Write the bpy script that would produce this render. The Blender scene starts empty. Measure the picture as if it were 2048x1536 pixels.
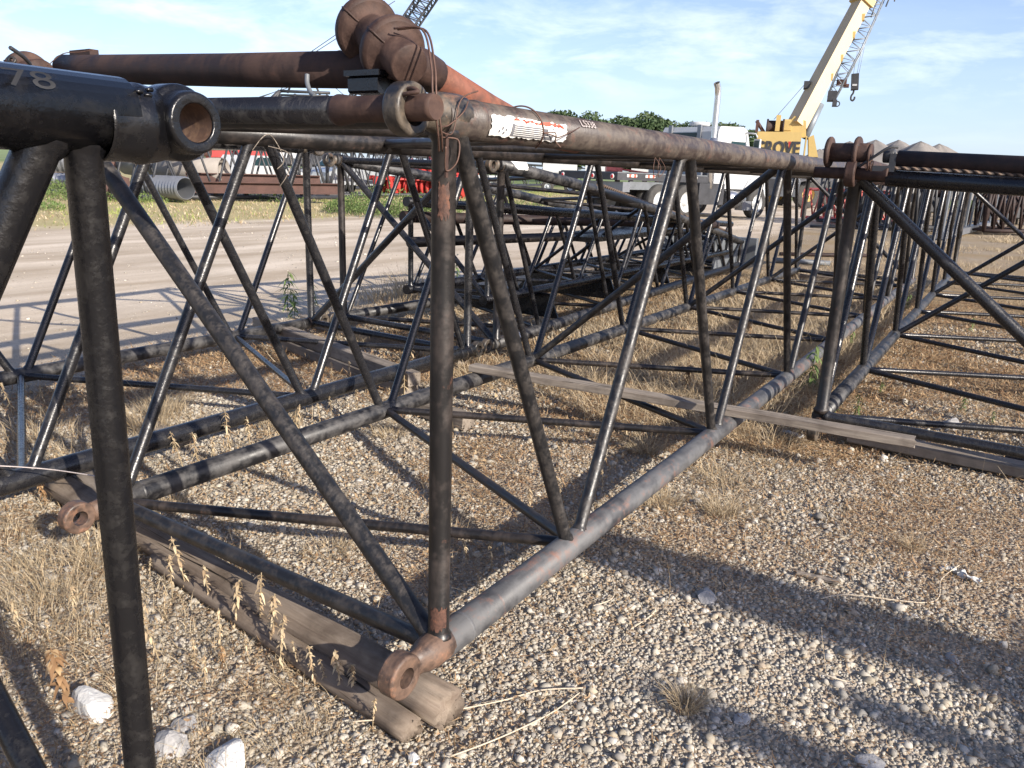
import bpy, math, random
import numpy as np
from mathutils import Vector, Matrix
rnd = random.Random(7)
rng = np.random.default_rng(11)
scene = bpy.context.scene
col = scene.collection
# ------------------------------------------------------------------ camera
YAW, PITCH, ROLL, F, EYE = .567, .268, .037, 1536.4, 1.45
def basis():
    cy, sy, cp, sp = math.cos(YAW), math.sin(YAW), math.cos(PITCH), math.sin(PITCH)
    w = Vector((-sy*cp, cy*cp, -sp)); r = Vector((cy, sy, 0)); u = r.cross(w)
    cr, sr = math.cos(ROLL), math.sin(ROLL)
    return cr*r+sr*u, -sr*r+cr*u, w
CR, CU, CW = basis()
CAM = Vector((0, 0, EYE))
cd = bpy.data.cameras.new('camera'); cam = bpy.data.objects.new('camera', cd); col.objects.link(cam)
cd.sensor_width = 36; cd.lens = F/2048*36; cd.clip_start = .05; cd.clip_end = 6000
m3 = Matrix((CR, CU, -CW)).transposed(); cam.matrix_world = Matrix.Translation(CAM) @ m3.to_4x4()
scene.camera = cam
def at(x, y, d):                 # point seen at photo pixel x, y at distance d in front of the camera
    return CAM + (CW + CR*((x-1024)/F) - CU*((y-768)/F))*d
def on(x, y, z=0.):              # point seen at photo pixel x, y on the level z
    d = CW + CR*((x-1024)/F) - CU*((y-768)/F)
    return CAM + d*((z-EYE)/d.z)
# ------------------------------------------------------------------ materials
def new_mat(name):
    m = bpy.data.materials.new(name); m.use_nodes = True
    nt = m.node_tree; nt.nodes.clear()
    o = nt.nodes.new('ShaderNodeOutputMaterial'); b = nt.nodes.new('ShaderNodeBsdfPrincipled')
    nt.links.new(b.outputs[0], o.inputs[0])
    return m, nt, b
def nd(nt, t, **kw):
    n = nt.nodes.new(t)
    for k, v in kw.items():
        if k[0] == '_': n.inputs[k[1:].replace('_', ' ')].default_value = v
        else: setattr(n, k, v)
    return n
def noise(nt, vec, scale, detail=4, rough=.55, dist=0.):
    n = nd(nt, 'ShaderNodeTexNoise', _Scale=scale, _Detail=detail, _Roughness=rough, _Distortion=dist)
    nt.links.new(vec, n.inputs['Vector']); return n.outputs['Fac']
def ramp(nt, fac, a, b, ca=(0, 0, 0, 1), cb=(1, 1, 1, 1)):
    n = nd(nt, 'ShaderNodeValToRGB'); n.color_ramp.elements[0].position = a; n.color_ramp.elements[1].position = b
    n.color_ramp.elements[0].color = ca; n.color_ramp.elements[1].color = cb
    nt.links.new(fac, n.inputs[0]); return n.outputs[0]
def mix(nt, fac, a, b, mode='MIX'):
    n = nd(nt, 'ShaderNodeMix', data_type='RGBA', blend_type=mode)
    for s, v in ((0, fac), (6, a), (7, b)):
        if isinstance(v, (int, float)): n.inputs[s].default_value = v
        elif isinstance(v, tuple): n.inputs[s].default_value = v
        else: nt.links.new(v, n.inputs[s])
    return n.outputs[2]
def fmath(nt, op, a, b=None, c=None):
    n = nd(nt, 'ShaderNodeMath', operation=op)
    for i, v in enumerate((a, b, c)):
        if v is None: continue
        if isinstance(v, (int, float)): n.inputs[i].default_value = v
        else: nt.links.new(v, n.inputs[i])
    return n.outputs[0]
def coords(nt, which='Object', scale=(1, 1, 1)):
    t = nd(nt, 'ShaderNodeTexCoord'); mp = nd(nt, 'ShaderNodeMapping'); mp.inputs['Scale'].default_value = scale
    nt.links.new(t.outputs[which], mp.inputs[0]); return mp.outputs[0]
def c4(c): return (c[0], c[1], c[2], 1)
def bump(nt, b, h, strength=.3, dist=.01):
    n = nd(nt, 'ShaderNodeBump', _Strength=strength, _Distance=dist)
    nt.links.new(h, n.inputs['Height']); nt.links.new(n.outputs[0], b.inputs['Normal'])
def worn(name, base, dust, rust, dusty=.5, rusty=.1, rough=(.35, .7), lump=.15, scale=6., spec=.5, streak=1.):
    """old paint: base coat, chalked patches, rust patches, small scratches"""
    m, nt, b = new_mat(name); v = coords(nt)
    n1 = noise(nt, v, scale, 6, .6, .6); n2 = noise(nt, v, scale*4.3, 5, .65); n3 = noise(nt, v, scale*.55+1.3, 5, .7, 1.)
    vs = coords(nt, 'Object', (1, .14, .35)) if streak else v
    ns = noise(nt, vs, scale*9, 4, .6)
    d = fmath(nt, 'ADD', fmath(nt, 'MULTIPLY', n1, .6), fmath(nt, 'MULTIPLY', n2, .25)); d = fmath(nt, 'ADD', d, fmath(nt, 'MULTIPLY', ns, .25))
    lo = .56+.16*(1-2*dusty)
    dm = ramp(nt, d, lo-.07, lo+.09)
    c = mix(nt, dm, c4(base), c4(dust))
    rm = ramp(nt, fmath(nt, 'ADD', fmath(nt, 'MULTIPLY', n3, .5), fmath(nt, 'ADD', fmath(nt, 'MULTIPLY', n2, .25), fmath(nt, 'MULTIPLY', ns, .25))), .64-.3*rusty, .72-.26*rusty)
    rm = fmath(nt, 'MULTIPLY', rm, .85)
    rc = mix(nt, n2, c4([x*.55 for x in rust]), c4([x*1.35 for x in rust]))
    c = mix(nt, rm, c, rc)
    nt.links.new(c, b.inputs['Base Color'])
    r = fmath(nt, 'MULTIPLY_ADD', dm, rough[1]-rough[0], rough[0]); r = fmath(nt, 'MAXIMUM', r, fmath(nt, 'MULTIPLY', rm, .8))
    nt.links.new(r, b.inputs['Roughness']); b.inputs['Specular IOR Level'].default_value = spec
    h = fmath(nt, 'ADD', fmath(nt, 'MULTIPLY', n2, .6), fmath(nt, 'MULTIPLY', rm, .25)); h = fmath(nt, 'ADD', h, fmath(nt, 'MULTIPLY', noise(nt, v, 120, 2), .25))
    bump(nt, b, h, lump, .006)
    return m
def plain(name, c, rough=.6, metal=0., var=.25, scale=8., bumpy=.1, which='Object'):
    m, nt, b = new_mat(name); v = coords(nt, which)
    n = noise(nt, v, scale, 6, .65, .3)
    cc = mix(nt, ramp(nt, n, .3, .7), c4([x*(1-var) for x in c]), c4([min(1, x*(1+var)) for x in c]))
    nt.links.new(cc, b.inputs['Base Color']); b.inputs['Roughness'].default_value = rough; b.inputs['Metallic'].default_value = metal
    if bumpy: bump(nt, b, noise(nt, v, scale*6, 3), bumpy, .01)
    return m
def vcol(name, rough=.85, trans=0., spec=.3, var=0.):
    m, nt, b = new_mat(name)
    a = nd(nt, 'ShaderNodeVertexColor', layer_name='Col')
    c = a.outputs[0]
    if var:
        n = noise(nt, coords(nt), 160, 3, .6); c = mix(nt, var, c, mix(nt, n, (.25, .25, .25, 1), (1.75, 1.75, 1.75, 1)), 'MULTIPLY')
    nt.links.new(c, b.inputs['Base Color'])
    b.inputs['Roughness'].default_value = rough; b.inputs['Specular IOR Level'].default_value = spec
    if trans:
        t = nd(nt, 'ShaderNodeBsdfTranslucent'); nt.links.new(c, t.inputs[0]); mx = nd(nt, 'ShaderNodeMixShader'); mx.inputs[0].default_value = trans
        o = [n for n in nt.nodes if n.type == 'OUTPUT_MATERIAL'][0]
        nt.links.new(b.outputs[0], mx.inputs[1]); nt.links.new(t.outputs[0], mx.inputs[2]); nt.links.new(mx.outputs[0], o.inputs[0])
    return m
RUST = (.16, .06, .03); ORUST = (.42, .13, .05)
MT = {}
MT['chalk'] = worn('chalky_black_paint', (.008, .008, .0095), (.066, .062, .06), (.10, .05, .035), .5, .12, (.4, .62), .2, 9.)
MT['strut'] = worn('faded_strut_paint', (.010, .010, .011), (.044, .038, .034), (.09, .05, .035), .45, .12, (.36, .6), .25, 20.)
MT['chalk_rusty'] = worn('chalky_paint_with_rust', (.04, .04, .043), (.098, .098, .10), (.17, .085, .06), .62, .40, (.45, .62), .2, 6.)
MT['brownish'] = worn('brown_faded_chord_paint', (.042, .031, .028), (.105, .085, .068), (.10, .05, .038), .5, .35, (.42, .65), .25, 10.)
MT['post'] = worn('dark_post_paint', (.010, .009, .009), (.042, .032, .027), (.11, .05, .032), .42, .14, (.36, .6), .2, 8.)
MT['gloss'] = worn('glossy_black_paint', (.005, .005, .006), (.014, .013, .0125), (.05, .03, .02), .3, .0, (.24, .42), .3, 22., .5)
MT['black'] = worn('satin_black_paint', (.013, .013, .015), (.030, .028, .027), (.08, .04, .03), .34, .06, (.26, .52), .25, 20.)
MT['black2'] = worn('black_section_paint', (.007, .007, .009), (.026, .025, .025), (.09, .042, .03), .3, .05, (.26, .5), .25, 20.)
MT['rust'] = worn('brown_rust', (.036, .020, .016), (.085, .05, .038), (.09, .042, .027), .5, .2, (.62, .8), .3, 7., .3)
MT['rustdark'] = worn('dark_brown_rust', (.022, .014, .013), (.05, .03, .025), (.075, .035, .024), .5, .15, (.6, .8), .25, 6., .3)
MT['orange'] = worn('orange_rust', (.19, .068, .042), (.085, .045, .035), (.27, .115, .07), .5, .5, (.65, .85), .3, 9., .3)
MT['eye'] = worn('greasy_lug_steel', (.012, .012, .013), (.095, .075, .055), (.17, .085, .05), .55, .3, (.35, .6), .3, 11.)
MT['eyerust'] = worn('rusty_lug_steel', (.045, .03, .024), (.13, .08, .055), (.22, .11, .065), .6, .4, (.42, .66), .3, 14.)
MT['patch'] = worn('thin_rust_patch', (.055, .03, .023), (.12, .06, .042), (.17, .075, .045), .5, .3, (.6, .8), .2, 40., .3)
MT['bore'] = worn('rusty_bore', (.085, .05, .035), (.2, .125, .08), (.15, .075, .045), .5, .3, (.6, .8), .2, 20., .3)
MT['wire'] = plain('rusty_wire', (.10, .055, .04), .6, .3, .3, 60)
MT['decal_white'] = plain('label_white', (.78, .77, .73), .5, 0, .06, 30, 0)
MT['decal_red'] = plain('label_red', (.62, .1, .06), .5, 0, .2, 40, 0)
MT['decal_grey'] = plain('label_grey', (.13, .13, .14), .5, 0, .3, 40, 0)
MT['mark'] = plain('paint_marker', (.40, .35, .33), .7, 0, .2, 200, 0)
MT['smudge'] = plain('faint_marker', (.015, .015, .016), .6, 0, .4, 60, 0)
MT['rubber'] = plain('tyre_rubber', (.045, .043, .04), .85, 0, .3, 6, .3)
MT['galv'] = plain('galvanised_steel', (.24, .25, .27), .42, .6, .12, 3, 0)
MT['white'] = plain('white_paint', (.46, .47, .47), .4, 0, .05, 2, 0)
MT['dirtywhite'] = plain('dirty_white_paint', (.52, .52, .5), .5, 0, .15, 2, 0)
MT['silver'] = plain('silver_paint', (.42, .45, .47), .35, .3, .1, 1, 0)
MT['red'] = plain('red_paint', (.36, .035, .03), .45, 0, .15, 2, 0)
MT['redlattice'] = plain('faded_red_paint', (.55, .12, .10), .5, 0, .2, 3, 0)
MT['yellow'] = plain('crane_yellow', (.50, .36, .13), .5, 0, .08, 1.2, 0)
MT['cream'] = plain('faded_crane_yellow', (.52, .40, .24), .5, 0, .08, .7, 0)
MT['dark'] = plain('dark_machinery', (.035, .036, .04), .55, 0, .35, 3, .1)
MT['grey'] = plain('grey_machinery', (.12, .13, .14), .5, 0, .25, 3, .1)
MT['steelgrey'] = plain('blue_grey_steel', (.2, .23, .26), .45, .2, .2, 3, 0)
MT['chrome'] = plain('dull_chrome', (.6, .6, .6), .25, .9, .1, 3, 0)
MT['glass'] = plain('dark_glass', (.012, .035, .04), .35, 0, .1, 1, 0)
MT['brown'] = plain('brown_primer_steel', (.075, .036, .028), .75, 0, .35, 2, 0)
MT['concrete'] = plain('pale_pipe', (.26, .235, .21), .8, 0, .12, 3, .1)
MT['tail'] = plain('red_lens', (.5, .02, .02), .3, 0, .1, 3, 0)
MT['rock'] = plain('grey_limestone', (.33, .32, .31), .85, 0, .35, 14, .5)
MT['palerock'] = plain('white_limestone', (.58, .57, .54), .85, 0, .2, 10, .5)
MT['mound'] = plain('gravel_pile', (.21, .19, .17), .95, 0, .35, .22, .6)
MT['pebble'] = vcol('pebble_stone', .9, 0, .25, .5)
MT['straw'] = vcol('dry_plant', .8, .25, .2)
MT['leaf'] = vcol('green_leaf', .7, .3, .3)
def wood(name, c1, c2):
    m, nt, b = new_mat(name)
    v = coords(nt, 'Object', (1.5, 22, 22)); v2 = coords(nt, 'Object', (5, 5, 5)); v3 = coords(nt, 'Object', (.9, 30, 34))
    g = noise(nt, v, 1.6, 6, .7, .4); s = noise(nt, v2, 1.3, 5, .6); ck = noise(nt, v3, 1.7, 3, .5, .8)
    c = mix(nt, ramp(nt, g, .3, .72), c4(c1), c4(c2)); c = mix(nt, ramp(nt, s, .45, .75), c, c4([x*.62 for x in c1]))
    crack = ramp(nt, ck, .30, .36); c = mix(nt, crack, (.02, .016, .012, 1), c)
    nt.links.new(c, b.inputs['Base Color']); b.inputs['Roughness'].default_value = .9; b.inputs['Specular IOR Level'].default_value = .2
    bump(nt, b, fmath(nt, 'ADD', fmath(nt, 'MULTIPLY', g, .5), crack), .8, .012)
    return m
MT['wood'] = wood('weathered_timber', (.14, .105, .08), (.28, .23, .18))
MT['wood2'] = wood('grey_lumber', (.17, .14, .115), (.32, .275, .225))
# ------------------------------------------------------------------ mesh builder
def frame(a):
    a = Vector(a).normalized(); h = Vector((0, 0, 1)) if abs(a.z) < .9 else Vector((1, 0, 0))
    s = a.cross(h).normalized(); return a, s, s.cross(a)
class MB:
    def __init__(s): s.v = []; s.f = []; s.sm = []
    def add(s, vs, fs, smooth=False):
        n = len(s.v); s.v += [tuple(x) for x in vs]; s.f += [tuple(i+n for i in f) for f in fs]; s.sm += [smooth]*len(fs); return s
    def sweep(s, pts, rad, seg=12, cap=True, smooth=True, jitter=0.):
        """tube through pts, radius per point; rings orthogonal to the path"""
        pts = [Vector(p) for p in pts]; n = len(pts)
        if not hasattr(rad, '__len__'): rad = [rad]*n
        jit = jitter if hasattr(jitter, '__len__') else [jitter]*n
        a, sd, up = frame(pts[-1]-pts[0]) if (pts[-1]-pts[0]).length > 1e-6 else frame((1, 0, 0))
        base = len(s.v)
        for i, p in enumerate(pts):
            t = (pts[min(i+1, n-1)]-pts[max(i-1, 0)])
            if t.length < 1e-9: t = a
            t = t.normalized(); sd = (sd - t*sd.dot(t)).normalized(); up = sd.cross(t)
            for k in range(seg):
                g = 2*math.pi*k/seg; q = p+(sd*math.cos(g)+up*math.sin(g))*(rad[i]*(1+(rnd.uniform(-jit[i], jit[i]) if jit[i] else 0)))
                s.v.append(tuple(q))
        for i in range(n-1):
            for k in range(seg):
                k2 = (k+1) % seg
                s.f.append((base+i*seg+k, base+i*seg+k2, base+(i+1)*seg+k2, base+(i+1)*seg+k)); s.sm.append(smooth)
        if cap:
            s.f.append(tuple(base+k for k in reversed(range(seg)))); s.sm.append(False)
            s.f.append(tuple(base+(n-1)*seg+k for k in range(seg))); s.sm.append(False)
        return s
    def tube(s, p, q, r, seg=14, r2=None, cap=True): return s.sweep([p, q], [r, r if r2 is None else r2], seg, cap)
    def box(s, c, d, ax=None, bev=0.):
        """box centre c, size d, ax = three axes"""
        c = Vector(c); ax = ax or (Vector((1, 0, 0)), Vector((0, 1, 0)), Vector((0, 0, 1)))
        if bev <= 0:
            vs = [c+ax[0]*(d[0]/2*i)+ax[1]*(d[1]/2*j)+ax[2]*(d[2]/2*k) for i in (-1, 1) for j in (-1, 1) for k in (-1, 1)]
            return s.add(vs, [(0, 1, 3, 2), (4, 6, 7, 5), (0, 4, 5, 1), (2, 3, 7, 6), (0, 2, 6, 4), (1, 5, 7, 3)])
        pr = []
        w, h = d[1]/2, d[2]/2
        for sx, sy in ((1, 1), (-1, 1), (-1, -1), (1, -1)):
            p1 = (sx*w, sy*(h-bev)); p2 = (sx*(w-bev), sy*h)
            pr += [p1, p2] if sx*sy > 0 else [p2, p1]
        vs = [c+ax[0]*(d[0]/2*i)+ax[1]*a+ax[2]*b for i in (-1, 1) for a, b in pr]
        fs = [tuple(reversed(range(8))), tuple(range(8, 16))]+[(k, (k+1) % 8, 8+(k+1) % 8, 8+k) for k in range(8)]
        return s.add(vs, fs)
    def lathe(s, c, axis, prof, seg=28, smooth=True, arc=None, up=None):
        """prof = (distance along axis, radius) pairs, closed loop if first == last"""
        a, sd, u = frame(axis); c = Vector(c)
        if up: u = Vector(up).normalized(); sd = u.cross(a)*-1
        base = len(s.v); n = len(prof)
        for h, r in prof:
            for k in range(seg):
                g = 2*math.pi*k/seg; s.v.append(tuple(c+a*h+(sd*math.cos(g)+u*math.sin(g))*r))
        for i in range(n-1):
            for k in range(seg):
                k2 = (k+1) % seg
                s.f.append((base+i*seg+k, base+i*seg+k2, base+(i+1)*seg+k2, base+(i+1)*seg+k)); s.sm.append(smooth)
        return s
    def ring(s, c, axis, ro, ri, th, seg=32, bev=.006):
        t = th/2; b = bev
        e = min(b, .002)*.5
        return s.lathe(c, axis, [(-t+e, ri), (-t+e*.3, ri+e*.3), (-t, ri+e), (-t, ro-b-e), (-t, ro-b), (-t+b*.3, ro-b*.3), (-t+b, ro), (-t+b+e, ro), (t-b-e, ro), (t-b, ro), (t-b*.3, ro-b*.3), (t, ro-b), (t, ro-b-e), (t, ri+e), (t-e*.3, ri+e*.3), (t-e, ri), (t-2*e, ri), (-t+2*e, ri), (-t+e, ri)], seg)
    def disc(s, c, axis, r, th, seg=28, bev=.004):
        t = th/2
        return s.lathe(c, axis, [(-t, 0), (-t, r-bev), (-t+bev, r), (t-bev, r), (t, r-bev), (t, 0)], seg)
    def prism(s, poly, off):
        """flat polygon extruded by off"""
        poly = [Vector(p) for p in poly]; off = Vector(off); n = len(poly)
        return s.add(poly+[p+off for p in poly], [tuple(reversed(range(n))), tuple(range(n, 2*n))]+[(k, (k+1) % n, n+(k+1) % n, n+k) for k in range(n)])
    def build(s, name, mat, parent=None, loc=None, fix=True):
        loc = Vector(loc) if loc is not None else (Vector(parent['_base']) if parent is not None and '_base' in parent else Vector((0, 0, 0)))
        me = bpy.data.meshes.new(name); me.from_pydata([tuple(Vector(v)-loc) for v in s.v], [], s.f)
        me.polygons.foreach_set('use_smooth', s.sm)
        me.materials.append(MT[mat] if isinstance(mat, str) else mat); me.update()
        if fix:
            import bmesh
            bm = bmesh.new(); bm.from_mesh(me); bmesh.ops.recalc_face_normals(bm, faces=bm.faces); bm.to_mesh(me); bm.free()
        o = bpy.data.objects.new(name, me); col.objects.link(o)
        if parent is not None:
            o.parent = parent; o['_base'] = tuple(loc)
        else:
            o.location = loc; o['_base'] = tuple(loc)
        return o
def thing(name, label, cat, loc=(0, 0, 0), group=None):
    o = bpy.data.objects.new(name, None); col.objects.link(o); o.location = loc; o['_base'] = tuple(loc); o.empty_display_size = .2
    o['label'] = label; o['category'] = cat
    if group: o['group'] = group
    return o
def tag(o, label=None, cat=None, group=None, kind=None):
    for k, v in (('label', label), ('category', cat), ('group', group), ('kind', kind)):
        if v: o[k] = v
    return o
def lab(o, t): o['label'] = t; return o
def copy_tree(o, parent=None):
    c = o.copy(); col.objects.link(c); c.parent = parent
    for ch in list(o.children): copy_tree(ch, c)
    return c
def big_mesh(name, V, Fc, C, mat, kind='stuff', smooth=False, label=None, cat=None):
    """fast mesh from arrays: V n x 3, Fc m x k, C n x 3 vertex colours"""
    me = bpy.data.meshes.new(name); n, (m, k) = len(V), Fc.shape
    me.vertices.add(n); me.vertices.foreach_set('co', np.ascontiguousarray(V, dtype=np.float32).ravel())
    me.loops.add(m*k); me.loops.foreach_set('vertex_index', np.ascontiguousarray(Fc, dtype=np.int32).ravel())
    me.polygons.add(m); me.polygons.foreach_set('loop_start', np.arange(0, m*k, k, dtype=np.int32))
    me.polygons.foreach_set('loop_total', np.full(m, k, dtype=np.int32))
    me.update(calc_edges=True)
    if smooth: me.polygons.foreach_set('use_smooth', np.ones(m, bool))
    if C is not None:
        a = me.color_attributes.new('Col', 'FLOAT_COLOR', 'POINT'); a.data.foreach_set('color', np.c_[C, np.ones(n)].astype(np.float32).ravel())
    me.materials.append(MT[mat]); me.validate(); o = bpy.data.objects.new(name, me); col.objects.link(o)
    if kind: o['kind'] = kind
    if label: o['label'] = label
    if cat: o['category'] = cat
    return o
# ------------------------------------------------------------------ boom sections
CH = .046
def brace(root, name, p, q, r, mat, trim=0., seg=12, beads=True):
    """lattice tube with a small weld swelling at each end"""
    p = Vector(p); q = Vector(q); L = (q-p).length; d = (q-p)/L
    a = trim; pts = [p+d*a*.5, p+d*a, p+d*(a+.006), p+d*(a+.016), q-d*(a+.016), q-d*(a+.006), q-d*a, q-d*a*.5]
    rr = [r*1.2, r*1.27, r*1.18, r, r, r*1.18, r*1.27, r*1.2] if beads else [r]*8
    mid = 4
    pts = pts[:mid]+[p+d*(L*.35), p+d*(L*.7)]+pts[mid:]; w = rr[:mid]+[r, r]+rr[mid:]
    n_ = len(pts); jj = [.0, .09, .07]+[0]*(n_-6)+[.07, .09, .0] if beads else 0.
    return MB().sweep(pts, w, seg, jitter=jj).build(name, mat, root)
def boom(name, label, C, ys, n, mats, group=None, seg=16, cross=True, far_frame=True, sway=2, chr_=CH, pr=.029, br=.0225, lr=.019, ext=(.06, .06), beads=True, top_lat=True, flip=False, bands=True, doff=(0, 0, 0, 0), low_cross=True):
    """C(kx, y, kz) -> corner point; ys(t) -> y of bay t. left-bottom nodes at whole bays, right-bottom at half bays"""
    root = thing(name, label, 'crane boom section', (C(0, ys(0), 0)[0]*.5+C(1, ys(0), 0)[0]*.5, ys(0), 0), group)
    P = lambda kx, t, kz: Vector(C((1-kx) if flip else kx, ys(t), kz))
    ch = {}
    for kx in (0, 1):
        for kz in (0, 1):
            a = P(kx, 0, kz); b = P(kx, n, kz); d = (b-a).normalized()
            pts = [a-d*ext[0]]+[P(kx, n*k/6, kz)+Vector((rnd.uniform(-.003, .003), 0, rnd.uniform(-.003, .003))) for k in range(1, 6)]+[b+d*ext[1]]
            o = MB().sweep(pts, chr_, 26).build('chord', mats.get(('c', kx, kz), mats['chord']), root); ch[(kx, kz)] = o
            # pipe-to-casting weld bands
            for e, s0 in ((a, 1), (b, -1)):
                if bands: MB().sweep([e+d*(s0*(.10+.004*k)) for k in range(4)], [chr_+.0005, chr_+.0022, chr_+.0022, chr_+.0005], 26, cap=False).build('weld_band', mats.get(('c', kx, kz), mats['chord']), o)
    T = chr_*.8
    for t in ((0, n) if far_frame else (0,)):
        for kx in (0, 1): brace(root, 'post', P(kx, t, 0), P(kx, t, 1), pr, mats['post'], T, 18, beads)
        brace(root, 'end_diagonal', P(0, t, 1)+Vector((0, doff[1], 0)), P(1, t, 0)+Vector(doff[:3]), pr*.92, mats['brace'], T, 16, beads)
        if low_cross: brace(root, 'end_cross_tube', P(0, t, 0), P(1, t, 0), pr*.9, mats['brace'], T, 14, beads)
        brace(root, 'end_cross_tube', P(0, t, 1), P(1, t, 1), pr*.9, mats['brace'], T, 14, beads)
    for i in range(n):
        for kx, nb, ntp in ((1, .5, 0), (0, 0, .5)):    # side faces: bottom node offset, top node offset
            if kx == 1: seq = [((1, i, 1), (1, i+.5, 0)), ((1, i+.5, 0), (1, i+1, 1))]
            else: seq = [((0, i, 0), (0, i+.5, 1)), ((0, i+.5, 1), (0, i+1, 0))]
            for A, B in seq:
                a, b = P(*A), P(*B); e = (b-a).normalized(); sh = Vector((0, .035 if A[1] <= i+.01 else -.035, 0))
                ys_ = 1 if P(0, 1, 0).y > P(0, 0, 0).y else -1
                a = a+Vector((0, .035*ys_, 0)); b = b-Vector((0, .03*ys_, 0))
                brace(root, 'side_brace', a, b, br, mats['brace'] if kx else mats.get('brace_left', mats['brace']), T, 14, beads)
        for kz in ((0, 1) if top_lat else (0,)):
            for A, B in (((0, i, kz), (1, i+.5, kz)), ((1, i+.5, kz), (0, i+1, kz))):
                brace(root, 'lateral_brace', P(*A), P(*B), lr, mats['lateral'], T, 12, beads)
        if sway and i and i % sway == 0:
            brace(root, 'sway_brace', P(1, i, 1), P(0, i, 0), br*1.05, mats['brace'], T, 12, beads)
    return root, ch, P
def eye(ch, c, ax, toward, ro=.064, ri=.03, th=.056, mat='eye', tongue=.12, r=CH):
    """round pin eye, axis ax, joined by a tongue to the chord"""
    c = Vector(c); t = Vector(toward).normalized(); a = Vector(ax); b = MB()
    b.ring(c, a, ro, ri, th, 44, .007)
    up = a.cross(t).normalized()
    s0 = c+t*(ro*.72)
    prof = [(.0, ro*.62, th*.46), (.03, ro*.66, th*.55), (.055, r*.98, r*.9), (.085, r*1.03, r*1.03), (tongue, r*1.04, r*1.04), (tongue+.02, r*1.0, r*1.0)]
    base = len(b.v); seg = 20
    for h, ru, ra in prof:
        for k in range(seg):
            g = 2*math.pi*k/seg; cx, sx = math.cos(g), math.sin(g)
            pw = 1.0
            b.v.append(tuple(s0+t*h+up*(ru*cx)+a*(ra*sx)))
    for i in range(len(prof)-1):
        for k in range(seg):
            k2 = (k+1) % seg; b.f.append((base+i*seg+k, base+i*seg+k2, base+(i+1)*seg+k2, base+(i+1)*seg+k)); b.sm.append(True)
    b.f.append(tuple(base+k for k in range(seg))); b.sm.append(False)
    o = b.build('pin_eye', mat, ch)
    return o
# --- main section, right in front
MX0, MX1, MY, MB_, MZ0, MZ1 = -2.685, -1.13, 1.45, 1.51, .2, 1.565
main, mch, MP = boom('crane_boom_section', 'grey-black lattice boom section in the middle, torn warning label on its top chord',
    lambda kx, y, kz: (MX1 if kx else MX0, y, MZ1 if kz else MZ0), lambda t: MY+MB_*t, 7,
    {'chord': 'chalk', ('c', 1, 1): 'brownish', ('c', 1, 0): 'chalk_rusty', ('c', 0, 1): 'post', 'post': 'post', 'brace': 'strut', 'lateral': 'post', 'brace_left': 'black'}, ext=(.03, .1))
eye(mch[(1, 0)], (MX1, 1.29, .203), (1, 0, 0), (0, 1, 0), .059, .027, .052, 'eyerust')
eye(mch[(0, 0)], (MX0, 1.31, .19), (1, 0, 0), (0, 1, 0), .059, .027, .052, 'eyerust')
eye(mch[(1, 1)], (MX1, 1.32, 1.572), (1, 0, 0), (0, 1, 0), .056, .034, .046)
eye(mch[(0, 1)], (MX0, 1.30, 1.575), (1, 0, 0), (0, 1, 0), .068, .036, .05)
# --- black section behind it on the left, ends at y 4.47
left, lch, LP = boom('crane_boom_section', 'shiny black lattice boom section on the left beside the dirt road',
    lambda kx, y, kz: (-3.25 if kx else -4.88, y, 1.585 if kz else .17), lambda t: 4.47-1.54*t, 4,
    {'chord': 'black', ('c', 1, 0): 'chalk', 'post': 'black', 'brace': 'black', 'lateral': 'black'}, flip=True, far_frame=False, sway=0, br=.0235)
for kx in (0, 1):
    for kz in (0, 1):
        X = -3.25 if kx else -4.88
        eye(lch[(1-kx, kz)], (X, 4.60, 1.585 if kz else .17), (1, 0, 0), (0, -1, 0), .058, .026, .05)
# --- tapered section behind that
def tap(y): return min(1., max(0., (y-4.85)/7.6))
def tapC(kx, y, kz):
    k = tap(y); x = (-3.25-.42*k) if kx else (-4.88+.42*k)
    return (x, y, (1.50-.98*k**1.15) if kz else .17)
taper, tch, TP = boom('tapered_boom_section', 'tapering lattice boom butt whose top chords slope down to a grey foot plate', tapC, lambda t: 4.85+1.5*t, 5,
    {'chord': 'chalk', ('c', 1, 1): 'chalk', 'post': 'post', 'brace': 'black', 'lateral': 'post'}, sway=2, br=.02, top_lat=True)
for kx in (0, 1):
    for kz in (0, 1):
        p = Vector(tapC(kx, 4.85, kz)); eye(tch[(kx, kz)], p-Vector((0, .13, 0)), (1, 0, 0), (0, 1, 0), .056, .026, .045, 'eye', .05)
for y in (6.0, 7.4, 9.1, 10.6):
    k = tap(y); a, b = Vector(tapC(0, y, 0)), Vector(tapC(1, y, 0)); h = .24
    m = MB(); m.prism([a+Vector((.04, 0, .02)), b+Vector((-.04, 0, .02)), b+Vector((-.14, 0, h)), a+Vector((.26, 0, h))], (0, .02, 0)); m.build('gusset_plate', 'gloss', taper)
for kx in (0, 1):
    sgn = 1 if kx else -1
    m = MB(); a = Vector(tapC(kx, 11.0, 0)); b = Vector(tapC(kx, 12.6, 0)); c = Vector(tapC(kx, 12.6, 1)); d = Vector(tapC(kx, 11.0, 1))
    m.prism([a+Vector((sgn*-.055, 0, 0)), b+Vector((sgn*-.055, .25, 0)), c+Vector((sgn*-.055, .25, 0)), d+Vector((sgn*-.055, 0, -.1))], (sgn*.02, 0, 0)); m.build('foot_plate', 'grey', taper)
m = MB(); m.box((-4.06, 12.75, .36), (1.1, .12, .42)); m.build('foot_beam', 'grey', taper)
m = MB(); m.ring((-3.6, 12.9, .32), (1, 0, 0), .09, .04, .1); m.build('foot_lug', 'eye', taper)
m = MB(); m.ring((-4.5, 12.9, .32), (1, 0, 0), .09, .04, .1); m.build('foot_lug', 'eye', taper)
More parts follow.
